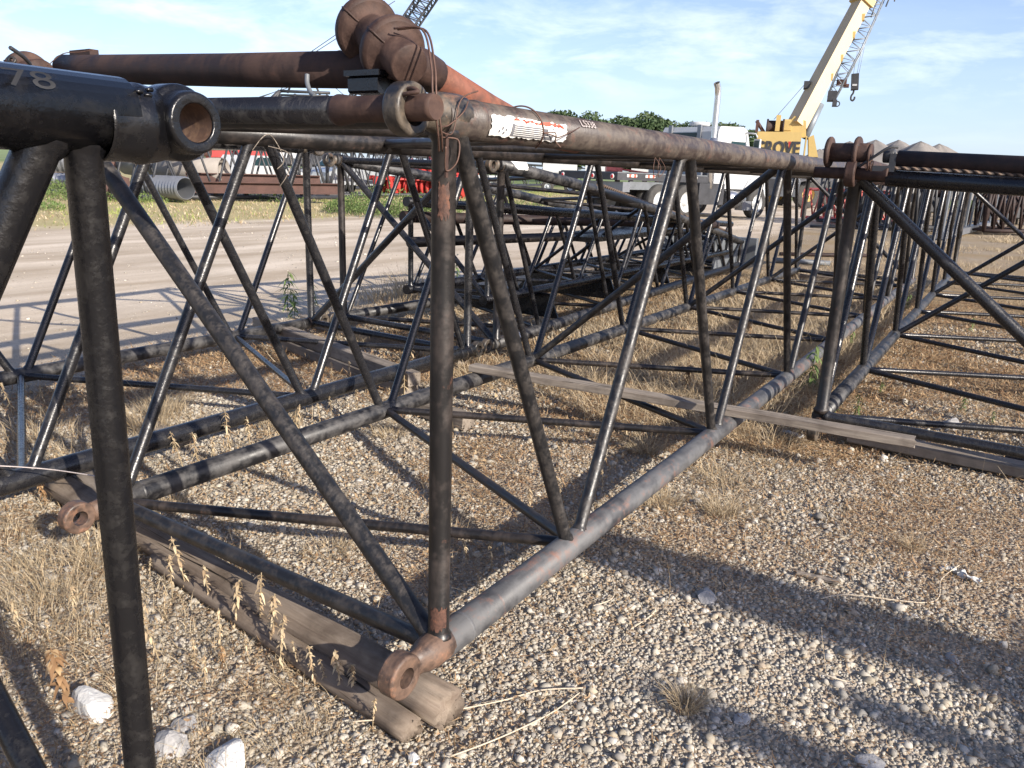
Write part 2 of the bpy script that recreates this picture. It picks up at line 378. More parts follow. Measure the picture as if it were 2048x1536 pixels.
# --- narrow section stored inside the tapered one
inner, ich, IP = boom('crane_boom_section', 'narrow black boom section stored inside the tapered section', lambda kx, y, kz: (-3.62 if kx else -4.45, y, (1.18-.055*(y-5.2)) if kz else .42), lambda t: 5.25+1.05*t, 6,
    {'chord': 'black2', 'post': 'black2', 'brace': 'black2', 'lateral': 'black2'}, sway=2, chr_=.042, br=.018, lr=.016, pr=.024)
MB().box((-4.03, 8.6, .80), (.62, 2.6, .05)).build('cover_plate', 'gloss', inner)
# --- section on the right
SX0, SX1, SY = -.77, .80, 4.52
def ysS(t): return SY + (1.42*t if t <= 1 else 1.42+1.66*(t-1))
right, rch, RP = boom('crane_boom_section', 'dark lattice boom section on the right, near corner behind the end of the plank',
    lambda kx, y, kz: (SX1 if kx else SX0, y, 1.50 if kz else .17), ysS, 6,
    {'chord': 'chalk', ('c', 0, 1): 'rustdark', 'post': 'post', 'brace': 'black', 'lateral': 'black'}, ext=(.02, .1), pr=.033)
eye(rch[(0, 0)], (SX0, SY-.15, .12), (1, 0, 0), (0, 1, 0), .06, .03, .05)
eye(rch[(1, 0)], (SX1, SY-.15, .12), (1, 0, 0), (0, 1, 0), .06, .03, .05)
for X in (SX0, SX1): eye(rch[(0 if X == SX0 else 1, 1)], (X, SY-.15, 1.51), (1, 0, 0), (0, 1, 0), .068, .034, .05, 'rust')
# --- glossy foreground section, ends beside the left edge of the picture
FX, FW = -1.13, 1.5
fore, fch, FP = boom('crane_boom_section', 'glossy black foreground boom section cut by the left edge, big pin eye on its chord',
    lambda kx, y, kz: (FX if kx else FX-FW, y-.020*(1-kz), 1.509 if kz else .2), lambda t: .622-1.5*t, 2,
    {'chord': 'gloss', 'post': 'gloss', 'brace': 'gloss', 'lateral': 'gloss'}, far_frame=False, sway=0, chr_=.0545, pr=.0255, br=.0285, ext=(.06, 0), bands=False, doff=(0, -.08, -.05, 0), low_cross=False)
for kx in (0, 1):
    X = FX if kx else FX-FW
    for z in (1.5,):
        c = Vector((X, .770, z+.006)); b = MB()
        b.lathe(c, (1, 0, 0), [(-.045, .0285), (-.045, .045), (-.04, .049), (-.03, .0505), (-.0285, .053), (-.026, .0565), (-.022, .0575), (.012, .0575), (.016, .0565), (.019, .054), (.021, .0495), (.0225, .0475), (.046, .0465), (.052, .045), (.0545, .0425), (.055, .041), (.055, .0405), (.0555, .031), (.055, .0295), (.053, .0285), (.052, .0285), (-.045, .0285)], 48)
        up = Vector((0, 0, 1)); t = Vector((0, -1, 0)); base = len(b.v); seg = 28
        prof = [(.020, .050, .030), (.04, .055, .040), (.058, .0575, .051), (.062, .0585, .054), (.068, .0585, .0565), (.074, .0555, .0555), (.1, .0552, .0552), (.124, .0552, .0552), (.126, .0562, .0562), (.129, .0562, .0562), (.131, .0548, .0548)]
        for h, ru, ra in prof:
            for k in range(seg):
                g = 2*math.pi*k/seg; b.v.append(tuple(c-Vector((0, 0, .006))+t*h+up*(ru*math.cos(g))+Vector((1, 0, 0))*(ra*math.sin(g))))
        for i in range(len(prof)-1):
            for k in range(seg):
                k2 = (k+1) % seg; b.f.append((base+i*seg+k, base+i*seg+k2, base+(i+1)*seg+k2, base+(i+1)*seg+k)); b.sm.append(True)
        e = b.build('pin_eye', 'gloss', fch[(kx, 1 if z > 1 else 0)])
        MB().lathe(c, (1, 0, 0), [(-.044, .0283), (.052, .0283)], 36).build('pin_bore', 'bore', e, fix=False)
        w = MB()      # row of weld ripples where the boss meets the chord
        for k in range(26):
            g = math.radians(38+k*11); rr = .061
            p = c+Vector((.036, -.048+math.cos(g)*.010, 0))+Vector((0, 0, 1))*(math.sin(g)*rr*.9)+Vector((0, -1, 0))*(abs(math.cos(g))*.03)
            q = p+Vector((0, -.010, 0)); 
            if abs(math.sin(g)) < .8: w.sweep([p+Vector((-.004, 0, 0)), p+Vector((.006, -.002, 0)), q+Vector((.005, 0, 0))], [.0015, .004, .0015], 6)
        w.build('weld_bead', 'gloss', e)
# post-top weld beads on the foreground section
for kx in (1,):
    w = MB(); p = FP(1, 0, 1)
    for k in range(22):
        g = 2*math.pi*k/22; q = p+Vector((math.cos(g)*.031, math.sin(g)*.031, -.047+abs(math.cos(g))*.012))
        w.sweep([q+Vector((0, 0, .004)), q+Vector((math.cos(g)*.003, math.sin(g)*.003, 0)), q-Vector((0, 0, .005))], [.002, .0045, .002], 6)
    w.build('weld_bead', 'gloss', fch[(1, 1)])
# --- unseen pipe rack, added out of view to cast shadow bands on the gravel
off = thing('shadow_caster_rack', 'added shadow-casting pipe rack out of view at right, shading the gravel', 'rack', (6.5, 1.2, 0))
for x in (6.2, 8.4):
    for y in (.3, 1.5): MB().box((x, y, 1.35), (.12, .12, 2.7)).build('post', 'dark', off)
    MB().box((x, .85, 2.76), (.14, 1.5, .12)).build('cross_beam', 'dark', off)
for y, z, r, x0 in ((1.06, 2.90, .075, 4.75), (1.24, 2.89, .07, 5.3), (1.15, 3.03, .06, 5.0), (.72, 2.90, .06, 6.0), (.42, 2.88, .07, 5.5), (.30, 3.02, .05, 6.1)): MB().tube((x0, y, z), (9.2, y+.05, z), r, 16).build('shadow_caster_pipe', 'rustdark', off)
# ------------------------------------------------------------------ labels, marks and wires on the main section
def on_chord(X, Z, y, ang, r=CH): return Vector((X+math.cos(ang)*(r), y, Z+math.sin(ang)*(r)))
def decal(parent, name, mat, X, Z, y0, y1, a0, a1, r, ragged=.0, n=18, seed=1):
    rr = random.Random(seed); b = MB(); m = 10
    lo = [rr.uniform(0, ragged) for _ in range(n+1)]; hi = [rr.uniform(0, ragged) for _ in range(n+1)]
    es = [rr.uniform(0, ragged*.05) for _ in range(m+1)]; ee = [rr.uniform(0, ragged*.08) for _ in range(m+1)]
    vs = []
    for i in range(n+1):
        for j in range(m+1):
            u, v = i/n, j/m; ya = y0+es[j]; yb = y1-ee[j]; aa = a0+lo[i]; ab = a1-hi[i]
            vs.append(on_chord(X, Z, ya+(yb-ya)*u, aa+(ab-aa)*v, r))
    b.add(vs, [(i*(m+1)+j, (i+1)*(m+1)+j, (i+1)*(m+1)+j+1, i*(m+1)+j+1) for i in range(n) for j in range(m)], True)
    return b.build(name, mat, parent, fix=False)
lb = decal(mch[(1, 1)], 'warning_label', 'decal_white', MX1, MZ1, 1.565, 1.935, math.radians(-42), math.radians(24), CH+.0035, .14, 30, 3)
decal(lb, 'red_strip', 'decal_red', MX1, MZ1, 1.66, 1.915, math.radians(5), math.radians(19), CH+.0045, .13, 26, 5)
decal(lb, 'grey_panel', 'decal_grey', MX1, MZ1, 1.655, 1.86, math.radians(-34), math.radians(2), CH+.0045, .02, 10, 6)
for k in range(6):
    a = math.radians(-29+k*5.4); decal(lb, 'print_line', 'decal_white', MX1, MZ1, 1.665, 1.80+.012*((k*7) % 4), a, a+math.radians(1.9), CH+.0055, .004, 6, 10+k)
decal(lb, 'print_block', 'decal_white', MX1, MZ1, 1.825, 1.88, math.radians(-20), math.radians(0), CH+.0055, .05, 6, 22)
for k, (y, a) in enumerate([(1.60, -26), (1.612, -18), (1.62, -30), (1.628, -21)]):
    decal(lb, 'pictogram_mark', 'decal_grey', MX1, MZ1, y, y+.007, math.radians(a), math.radians(a+9), CH+.0055, .03, 3, 30+k)
def post_patch(root, X, Y, r, z0, z1, a0, a1, mat, seed):
    rr = random.Random(seed); n, m = 14, 10; vs = []
    for i in range(n+1):
        for j in range(m+1):
            u, v = i/n, j/m; e = .22*(1-abs(2*v-1)**3); a = a0+(a1-a0)*(.5+(u-.5)*(.75+rr.uniform(-.08, .25)) if i in (0, n) else u)
            vs.append((X+math.cos(a)*r, Y+math.sin(a)*r, z0+(z1-z0)*v+(rr.uniform(-.008, .008) if j in (0, m) else 0)))
    return MB().add(vs, [(i*(m+1)+j, (i+1)*(m+1)+j, (i+1)*(m+1)+j+1, i*(m+1)+j+1) for i in range(n) for j in range(m)], True).build('rust_patch', mat, root, fix=False)
post0 = [o for o in main.children if o.name.startswith('post')]
post0 = sorted(post0, key=lambda o: (Vector(o.data.vertices[0].co)+Vector(o['_base'])-Vector((MX1, MY, .2))).length)[0]
post_patch(post0, MX1, MY, .0302, 1.345, 1.42, math.radians(-80), math.radians(-22), 'patch', 2)
post_patch(post0, MX1, MY, .0303, .265, .33, math.radians(-105), math.radians(0), 'patch', 5)
def text_mesh(s, size):
    c = bpy.data.curves.new('lettering', 'FONT'); c.body = s; c.size = size; c.resolution_u = 3
    o = bpy.data.objects.new('lettering', c); col.objects.link(o); dg = bpy.context.evaluated_depsgraph_get()
    me = o.evaluated_get(dg).to_mesh(); vs = [tuple(v.co) for v in me.vertices]; fs = [tuple(p.vertices) for p in me.polygons]
    o.evaluated_get(dg).to_mesh_clear(); bpy.data.objects.remove(o); bpy.data.curves.remove(c)
    return vs, fs
def chord_text(parent, s, size, X, Z, y0, ang, r, mat, name='marker_lettering', sx=1.):
    vs, fs = text_mesh(s, size); b = MB()
    b.add([on_chord(X, Z, y0+v[0]*sx, ang+v[1]/r, r+.003) for v in vs], fs)
    return b.build(name, mat, parent, fix=False)
chord_text(mch[(1, 1)], 'LS338', .030, MX1, MZ1, 2.02, math.radians(22), CH+.001, 'mark', sx=1.25)
chord_text(fch[(1, 1)], '78', .038, FX, 1.509, .505, math.radians(24), .0552, 'smudge', sx=1.7)
decal(tch[(1, 1)], 'paper_label', 'decal_white', -3.262, 1.492, 4.93, 5.17, math.radians(-25), math.radians(70), CH+.004, .2, 16, 8)
decal(tch[(1, 0)], 'red_white_label', 'decal_white', -3.25, .17, 4.98, 5.16, math.radians(10), math.radians(70), CH+.004, .1, 8, 9)
decal(tch[(1, 0)], 'red_strip', 'decal_red', -3.25, .17, 5.0, 5.12, math.radians(30), math.radians(48), CH+.005, .1, 8, 12)
def arc_wire(pts, n=8):
    """Catmull-Rom through pts"""
    P = [Vector(p) for p in pts]; P = [P[0]]+P+[P[-1]]; out = []
    for i in range(1, len(P)-2):
        for k in range(n):
            t = k/n; a, b, c, d = P[i-1], P[i], P[i+1], P[i+2]
            out.append(.5*((2*b)+(c-a)*t+(2*a-5*b+4*c-d)*t*t+(-a+3*b-3*c+d)*t**3))
    return out+[P[-2]]
def loop_wire(X, Z, y, r, a0, a1, tilt=0., n=14):
    return [on_chord(X, Z, y+tilt*(k/n-.5), math.radians(a0+(a1-a0)*k/n), r) for k in range(n+1)]
w = MB()
w.sweep(arc_wire(loop_wire(MX1, MZ1, 1.79, CH+.006, 120, -70, .06)), .0022, 6)
w.sweep(arc_wire([(MX1+.053, 1.80, 1.553), (MX1+.066, 1.835, 1.556), (MX1+.06, 1.86, 1.545), (MX1+.075, 1.90, 1.56), (MX1+.06, 1.98, 1.578)]), .0017, 5)
w.sweep(arc_wire([(MX1+.053, 1.80, 1.553), (MX1+.07, 1.83, 1.546), (MX1+.06, 1.85, 1.535), (MX1+.07, 1.862, 1.52)]), .0017, 5)
tag(w.build('baling_wire', 'wire', loc=(MX1, 1.79, 1.5)), 'rusty wire looped around the top chord over the warning label', 'wire')
w = MB()
for dy, r0 in ((0, .075), (.012, .078)):
    w.sweep(arc_wire([(-1.20, 1.36+dy, 1.74), (-1.13, 1.37+dy, 1.735), (-1.085, 1.345+dy, 1.66), (-1.068, 1.33+dy, 1.60), (-1.066, 1.345+dy, 1.53), (-1.09, 1.38+dy, 1.49)]), .0024, 6)
w.sweep(arc_wire([(-1.066, 1.345, 1.53), (-1.09, 1.39, 1.52), (-1.075, 1.43, 1.515), (-1.07, 1.42, 1.47), (-1.085, 1.40, 1.45), (-1.075, 1.385, 1.50)]), .002, 6)
w.sweep(arc_wire([(-1.07, 1.35, 1.54), (-1.08, 1.40, 1.545), (-1.07, 1.44, 1.575), (-1.08, 1.47, 1.60)]), .0018, 6)
w.sweep(arc_wire([(-1.07, 1.36, 1.53), (-1.072, 1.405, 1.53), (-1.078, 1.44, 1.60), (-1.075, 1.50, 1.625)]), .0016, 6)
tag(w.build('tie_wire', 'wire', loc=(-1.08, 1.36, 1.55)), 'rusty tie wires knotted around the top of the middle corner post', 'wire')
MB().box((-1.088, 1.405, 1.482), (.004, .009, .095)).build('hanging_strap', 'rust', loc=(-1.086, 1.405, 1.41))
tag(bpy.data.objects['hanging_strap'], 'small rusty metal strap hanging down the top of the corner post', 'strap')
w = MB(); w.sweep(arc_wire([(-2.62, 2.12, 1.50), (-2.60, 2.17, 1.56), (-2.63, 2.24, 1.55), (-2.61, 2.27, 1.47), (-2.63, 2.25, 1.43)]), .0019, 6)
w.sweep(arc_wire([(-2.62, 2.20, 1.52), (-2.60, 2.28, 1.50), (-2.61, 2.31, 1.46), (-2.60, 2.27, 1.40), (-2.62, 2.25, 1.36)]), .0016, 6)
tag(w.build('twine_loop', 'wood2', loc=(-2.62, 2.2, 1.45)), 'pale twine looped around the first left top joint of the main section', 'twine')
w = MB()
for y0 in (2.62, 2.66): w.sweep(arc_wire([(MX1+.02, y0, 1.52), (MX1+.03, y0-.03, 1.485), (MX1+.02, y0+.01, 1.455), (MX1+.03, y0+.035, 1.485), (MX1+.02, y0, 1.52)]), .0014, 5)
tag(w.build('wire_diamond', 'wire', loc=(MX1, 2.64, 1.49)), 'thin bent wire hanging under the top chord of the main section', 'wire')
# ------------------------------------------------------------------ loose pipes on the corners
def wavy(p, q, r, seg=20, n=6):
    p, q = Vector(p), Vector(q); return [p.lerp(q, k/n) for k in range(n+1)]
pin = thing('lateral_pipe', 'black cross pipe, rusty end stuck through the pin eye of the middle corner', 'pipe', (-1.9, 1.30, 1.575))
MB().tube((-2.86, 1.32, 1.586), (-1.31, 1.32, 1.572), .031, 24).build('pipe_body', 'black2', pin)
MB().sweep([(-1.335, 1.32, 1.572), (-1.325, 1.32, 1.572), (-1.28, 1.32, 1.573), (-1.06, 1.317, 1.575), (-1.048, 1.317, 1.575)], [.032, .0345, .0285, .0275, .025], 24).build('rusty_end', 'rust', pin)
b = MB(); b.sweep(arc_wire([(-1.16, 1.305, 1.60), (-1.10, 1.295, 1.61), (-1.075, 1.29, 1.603), (-1.10, 1.282, 1.598), (-1.15, 1.295, 1.592)]), .0045, 8); b.build('cotter_ring', 'rust', pin)
cross = thing('cross_pipe', 'thick dark brown rusty pipe lying crosswise on top of the main section', 'pipe', (-2.0, 1.45, 1.66))
MB().sweep([(-2.78, 1.50, 1.735), (-2.6, 1.49, 1.725), (-1.9, 1.475, 1.695), (-1.26, 1.46, 1.672)], .0435, 28).build('pipe_body', 'rustdark', cross)
MB().box((-2.66, 1.50, 1.775), (.12, .03, .022)).build('end_lug', 'rustdark', cross)
MB().prism([(-1.37, 1.43, 1.70), (-1.31, 1.43, 1.70), (-1.33, 1.43, 1.765), (-1.35, 1.43, 1.75)], (0, .03, 0)).build('welded_tab', 'black2', cross)
b = MB(); b.box((-1.28, 1.38, 1.628), (.09, .07, .036), bev=.005); b.box((-1.28, 1.38, 1.652), (.105, .08, .012)); b.tube((-1.285, 1.375, 1.65), (-1.285, 1.375, 1.672), .007, 6); b.build('clamp_block', 'black2', cross)
MB().sweep(arc_wire([(-1.46, 1.35, 1.655), (-1.455, 1.345, 1.635), (-1.44, 1.34, 1.615), (-1.42, 1.335, 1.605)]), .006, 6).build('hook_bracket', 'grey', cross)
def spool(root, a, b, k0, ks, fr, hr, mat, cap=True):
    """hub from a to b with flanges at fractions ks"""
    a, b = Vector(a), Vector(b); d = (b-a).normalized(); L = (b-a).length
    MB().lathe(a, d, [(0, 0), (0, hr-.004), (.004, hr), (L-.004, hr), (L, hr-.004), (L, 0)], 36).build('hub', mat, root)
    for k in ks:
        c = a.lerp(b, k); t = .021
        fl = MB().lathe(c, d, [(-t*1.5, hr*.98), (-t*.95, fr*.62), (-t*.8, fr*.90), (-t*.78, fr*.92), (-t*.45, fr*.99), (-t*.40, fr), (t*.40, fr), (t*.45, fr*.99), (t*.78, fr*.92), (t*.8, fr*.90), (t*.95, fr*.62), (t*1.5, hr*.98)], 44).build('flange', mat, root)
        e = MB(); s = Vector((0, 0, 1)); s = (s-d*s.dot(d)).normalized(); s = Matrix.Rotation(math.radians(58), 3, d) @ s
        e.sweep([c+d*(t*1.4)+s*(hr*.98), c+d*(t*.97)+s*(fr*.62), c+d*(t*.84)+s*(fr*.9), c+d*(t*.45)+s*(fr*.995), c-d*(t*.4)+s*(fr*1.005)], [.0022, .0028, .003, .003, .002], 6); e.build('weld_seam', mat, fl)
    return d
hub = thing('flanged_hub_pipe', 'rusty hub with two fat flanges and orange pipe leg, above the middle corner post', 'pipe', (-1.25, 1.4, 1.66))
HA, HB = Vector((-1.405, 1.468, 1.780)), Vector((-1.165, 1.372, 1.666))
hd = spool(hub, HA, HB, 0, (.17, .68), .076, .044, 'rust')
n0 = HA.lerp(HB, .84)
MB().sweep([n0+Vector((-.02, -.01, -.0)), n0+Vector((0.004, .06, -.012)), n0+Vector((.004, .11, -.024))], [.043, .0425, .040], 28).build('leg_socket', 'rust', hub)
MB().sweep([n0+Vector((.004, .105, -.022)), n0+Vector((-.005, .35, -.075)), n0+Vector((-.03, .62, -.118)), n0+Vector((-.10, 1.0, -.13))], [.036, .035, .034, .033], 28).build('leg_pipe', 'orange', hub)
# left end of the same bundle
lh = thing('flanged_hub_pipe', 'rusty rounded hub end behind the foreground chord at the left edge', 'pipe', (-2.75, 1.4, 1.72))
spool(lh, (-2.96, 1.43, 1.705), (-2.78, 1.42, 1.705), 0, (.45,), .078, .05, 'rust')
MB().ring((-2.84, 1.36, 1.745), (.6, -.7, .3), .014, .006, .01, 16, .002).build('bolt_eye', 'eye', lh)
# ------------------------------------------------------------------ right corner bundle
rp = thing('lateral_pipe', 'black cross pipe with a rusty end, pinned at the corner of the right section', 'pipe', (0, 4.37, 1.5))
MB().tube((-.60, 4.37, 1.492), (1.3, 4.35, 1.42), .040, 20).build('pipe_body', 'black2', rp)
MB().sweep([(-.95, 4.37, 1.51), (-.62, 4.37, 1.508), (-.605, 4.37, 1.508), (-.595, 4.37, 1.508)], [.028, .030, .04, .04], 20).build('rusty_end', 'rust', rp)
rc = thing('cross_pipe', 'thick dark brown rusty pipe above the black pipe on the right section', 'pipe', (.3, 4.4, 1.6))
MB().tube((-.57, 4.40, 1.585), (1.3, 4.40, 1.525), .0425, 20).build('pipe_body', 'rustdark', rc)
b = MB(); b.disc((-.61, 4.40, 1.60), (1, 0, 0), .035, .05, 14); b.box((-.585, 4.38, 1.55), (.03, .04, .12)); b.box((-.62, 4.36, 1.535), (.10, .03, .03)); b.build('end_fitting', 'dark', rc)
MB().sweep(arc_wire([(-.74, 4.36, 1.54), (-.66, 4.34, 1.60), (-.61, 4.34, 1.636), (-.57, 4.36, 1.64)]), .007, 8).build('hose', 'dark', rc)
rh = thing('flanged_hub_pipe', 'rusty two-flanged hub sitting on the corner of the right section', 'pipe', (-.8, 4.36, 1.56))
spool(rh, (-.905, 4.40, 1.612), (-.70, 4.38, 1.612), 0, (.12,), .001, .047, 'rust')
for x, r in ((-.895, .078), (-.76, .080)): MB().disc((x, 4.395, 1.612), (1, -.05, 0), r, .022, 40, .006).build('flange', 'rust', rh)
MB().disc((-.695, 4.38, 1.605), (1, -.05, 0), .052, .014, 32, .004).build('small_flange', 'rust', rh)
MB().sweep([(-.8, 4.42, 1.605), (-.81, 4.8, 1.57), (-.85, 6.2, 1.56)], .036, 20).build('leg_pipe', 'rust', rh)
MB().ring((-.752, 4.35, 1.635), (1, -.3, 0), .016, .009, .006, 14, .002).build('ring_pin', 'dark', rh)
# wire ropes
m_, nt_, b_ = new_mat('wire_rope'); v_ = coords(nt_)
wv = nd(nt_, 'ShaderNodeTexWave', _Scale=14., bands_direction='DIAGONAL'); nt_.links.new(v_, wv.inputs[0])
nt_.links.new(ramp(nt_, wv.outputs['Fac'], .3, .7, (.03, .02, .016, 1), (.17, .115, .08, 1)), b_.inputs['Base Color']); b_.inputs['Roughness'].default_value = .75
bump(nt_, b_, wv.outputs['Fac'], 1., .01); MT['rope'] = m_
tag(MB().sweep(arc_wire([(-.58, 4.36, 1.541), (-.3, 4.37, 1.534), (-.02, 4.39, 1.523), (.25, 4.42, 1.51)]), .010, 10).build('wire_rope', 'rope', loc=(-.3, 4.37, 1.55)), 'rusty twisted wire rope lying between the two pipes of the right section', 'wire rope')
rp_ = [Vector(tapC(1, y, 1))+Vector((-.03+.05*math.sin(y*1.3), 0, .06)) for y in (6.6, 7.3, 8.1, 9.0, 10.2, 11.4)]
tag(MB().sweep(arc_wire(rp_), .016, 10).build('wire_rope', 'rope', loc=(-3.4, 8, 1.2)), 'brown twisted wire rope draped along the sloping chord of the tapered section', 'wire rope')
b = MB(); 
for k in range(9): b.ring((-.70+.002*k, 4.37+rnd.uniform(-.008, .008), 1.548+rnd.uniform(-.008, .008)), (1, rnd.uniform(-.3, .3), rnd.uniform(-.3, .3)), .03, .026, .004, 16, .001)
tag(b.build('wire_coil', 'wire', loc=(-.7, 4.37, 1.53)), 'small rusty coil of wire beside the hub on the right section', 'wire')
# pipes and rods lying in the tapered section
for i, (a, c, r, mt, lbl) in enumerate([((-4.5, 5.2, 1.05), (-3.5, 10.6, .86), .05, 'rustdark', 'long brown pipe resting inside the tapered section, upper of two'), ((-4.25, 5.0, .86), (-3.9, 11.2, .72), .045, 'post', 'dark pipe resting inside the tapered section, lower of two')]):
    tag(MB().tube(a, c, r, 16).build('loose_pipe', mt, loc=a), lbl, 'pipe')
# ------------------------------------------------------------------ timbers
def beam(name, p, q, w, h, mat, label, jag=0., bev=.008, cat='timber', group=None, n=8, seed=0, sag=.004):
    p, q = Vector(p), Vector(q); rr = random.Random(seed); d = (q-p); L = d.length; d.normalize(); s = d.cross(Vector((0, 0, 1))).normalized(); u = s.cross(d)
    ring = []
    for sx, sy in ((1, 1), (-1, 1), (-1, -1), (1, -1)):
        p1 = (sx*w/2, sy*(h/2-bev)); p2 = (sx*(w/2-bev), sy*h/2); ring += [p1, p2] if sx*sy > 0 else [p2, p1]
    b = MB(); k = len(ring); vs = []
    for i in range(n+1):
        for a, c in ring:
            e = (rr.uniform(-jag, jag) if i in (0, n) else 0)
            vs.append(d*(L*i/n+e)+s*(a+rr.uniform(-sag, sag)*.5)+u*(c+rr.uniform(-sag, sag)*.5))
    fs = [tuple(reversed(range(k))), tuple(n*k+j for j in range(k))]+[(i*k+j, i*k+(j+1) % k, (i+1)*k+(j+1) % k, (i+1)*k+j) for i in range(n) for j in range(k)]
    # local frame: x along the beam so that the grain runs with it
    R = Matrix((d, s, u)); b.add([R @ v for v in vs], fs); o = b.build(name, mat, loc=(0, 0, 0)); o.matrix_world = Matrix.Translation(p) @ R.transposed().to_4x4()
    tag(o, label, cat, group); return o
def log(name, p, q, r, label, seed=0, flat=.8, mat='wood', splint=0.):
    """split weathered pole with ragged end"""
    p, q = Vector(p), Vector(q); rr = random.Random(seed); d = (q-p); L = d.length; d.normalize(); s = d.cross(Vector((0, 0, 1))).normalized(); u = s.cross(d); b = MB(); n, seg = 24, 22
    wob = [[1+rr.uniform(-.05, .05) for _ in range(seg)] for _ in range(3)]; vs = []
    for i in range(n+1):
        t = i/n
        for k in range(seg):
            g = 2*math.pi*k/seg; rad = r*(1+.03*math.sin(7*t+k))*(wob[0][k]*(1-t)+wob[1][k]*t)
            if k % 7 == 3: rad *= .86
            e = rr.uniform(-splint, splint*.3) if i == n else (rr.uniform(-splint, splint)*.3 if i == n-1 else 0)
            vs.append(Vector((L*t+e, math.cos(g)*rad, math.sin(g)*rad*flat)))
    for i, tt in ((0, 0), (n, 1)):
        vs.append(Vector((L*tt - (.01 if tt else 0), 0, 0)))
    fs = [(i*seg+k, i*seg+(k+1) % seg, (i+1)*seg+(k+1) % seg, (i+1)*seg+k) for i in range(n) for k in range(seg)]
    fs += [(len(vs)-2, (k+1) % seg, k) for k in range(seg)]+[(len(vs)-1, n*seg+k, n*seg+(k+1) % seg) for k in range(seg)]
    b.add(vs, fs, True); o = b.build(name, mat, loc=(0, 0, 0)); o.matrix_world = Matrix.Translation(p) @ Matrix((d, s, u)).transposed().to_4x4()
    tag(o, label, 'timber'); return o
log('timber_post', (-3.35, 1.565, .062), (-1.045, 1.405, .060), .057, 'cracked grey round timber under the near end of the middle section', 3, .95, splint=.022)
log('timber_post', (-2.45, 1.462, .036), (-1.10, 1.31, .034), .040, 'thinner split timber lying against the camera side of the cracked round timber', 9, .8, splint=.012)
beam('plank', (-2.72, 3.80, .268), (-.245, 4.04, .262), .085, .042, 'wood2', 'long grey plank laid across the bottom chords of the main section', .006, .003, 'plank', n=10, seed=4)
for k, (a, c, w, h, l) in enumerate([
    ((-5.45, 4.32, .045), (-3.15, 3.72, .045), .11, .09, 'lower of two stacked grey timbers under the end of the black section'),
    ((-5.35, 4.30, .136), (-3.12, 3.72, .136), .10, .088, 'upper of two stacked grey timbers under the end of the black section'),
    ((-5.5, 4.95, .05), (-3.4, 4.62, .05), .10, .09, 'grey timber lying behind the two stacked ones, near the joint of the black section'),
    ((-3.55, 1.72, .055), (-3.02, 1.63, .055), .12, .085, 'short pale timber block under the near chord of the black section'),
    ((-2.95, 3.50, .05), (-2.48, 3.44, .05), .10, .09, 'short grey block under the left bottom chord of the main section'),
    ((-.62, 4.66, .05), (1.2, 4.60, .05), .13, .06, 'long flat pale board lying just behind the end tube of the right section'),
    ((-3.9, 2.35, .02), (-3.5, 2.28, .02), .09, .035, 'short flat pale board in the straw under the black section'),
    ((-1.35, 12.0, .08), (-2.9, 12.0, .08), .14, .14, 'timber under the far end of the main section')]):
    beam('timber_block', a, c, w, h, 'wood' if k == 7 else 'wood2', l, .006, .006, seed=20+k)
# rod and pipe lying on the ground right
tag(MB().tube((.15, 4.75, .05), (1.6, 4.85, .05), .022, 12).build('loose_pipe', 'rustdark', loc=(.6, 4.8, .05)), 'thin brown pipe lying on the ground inside the right section', 'pipe')
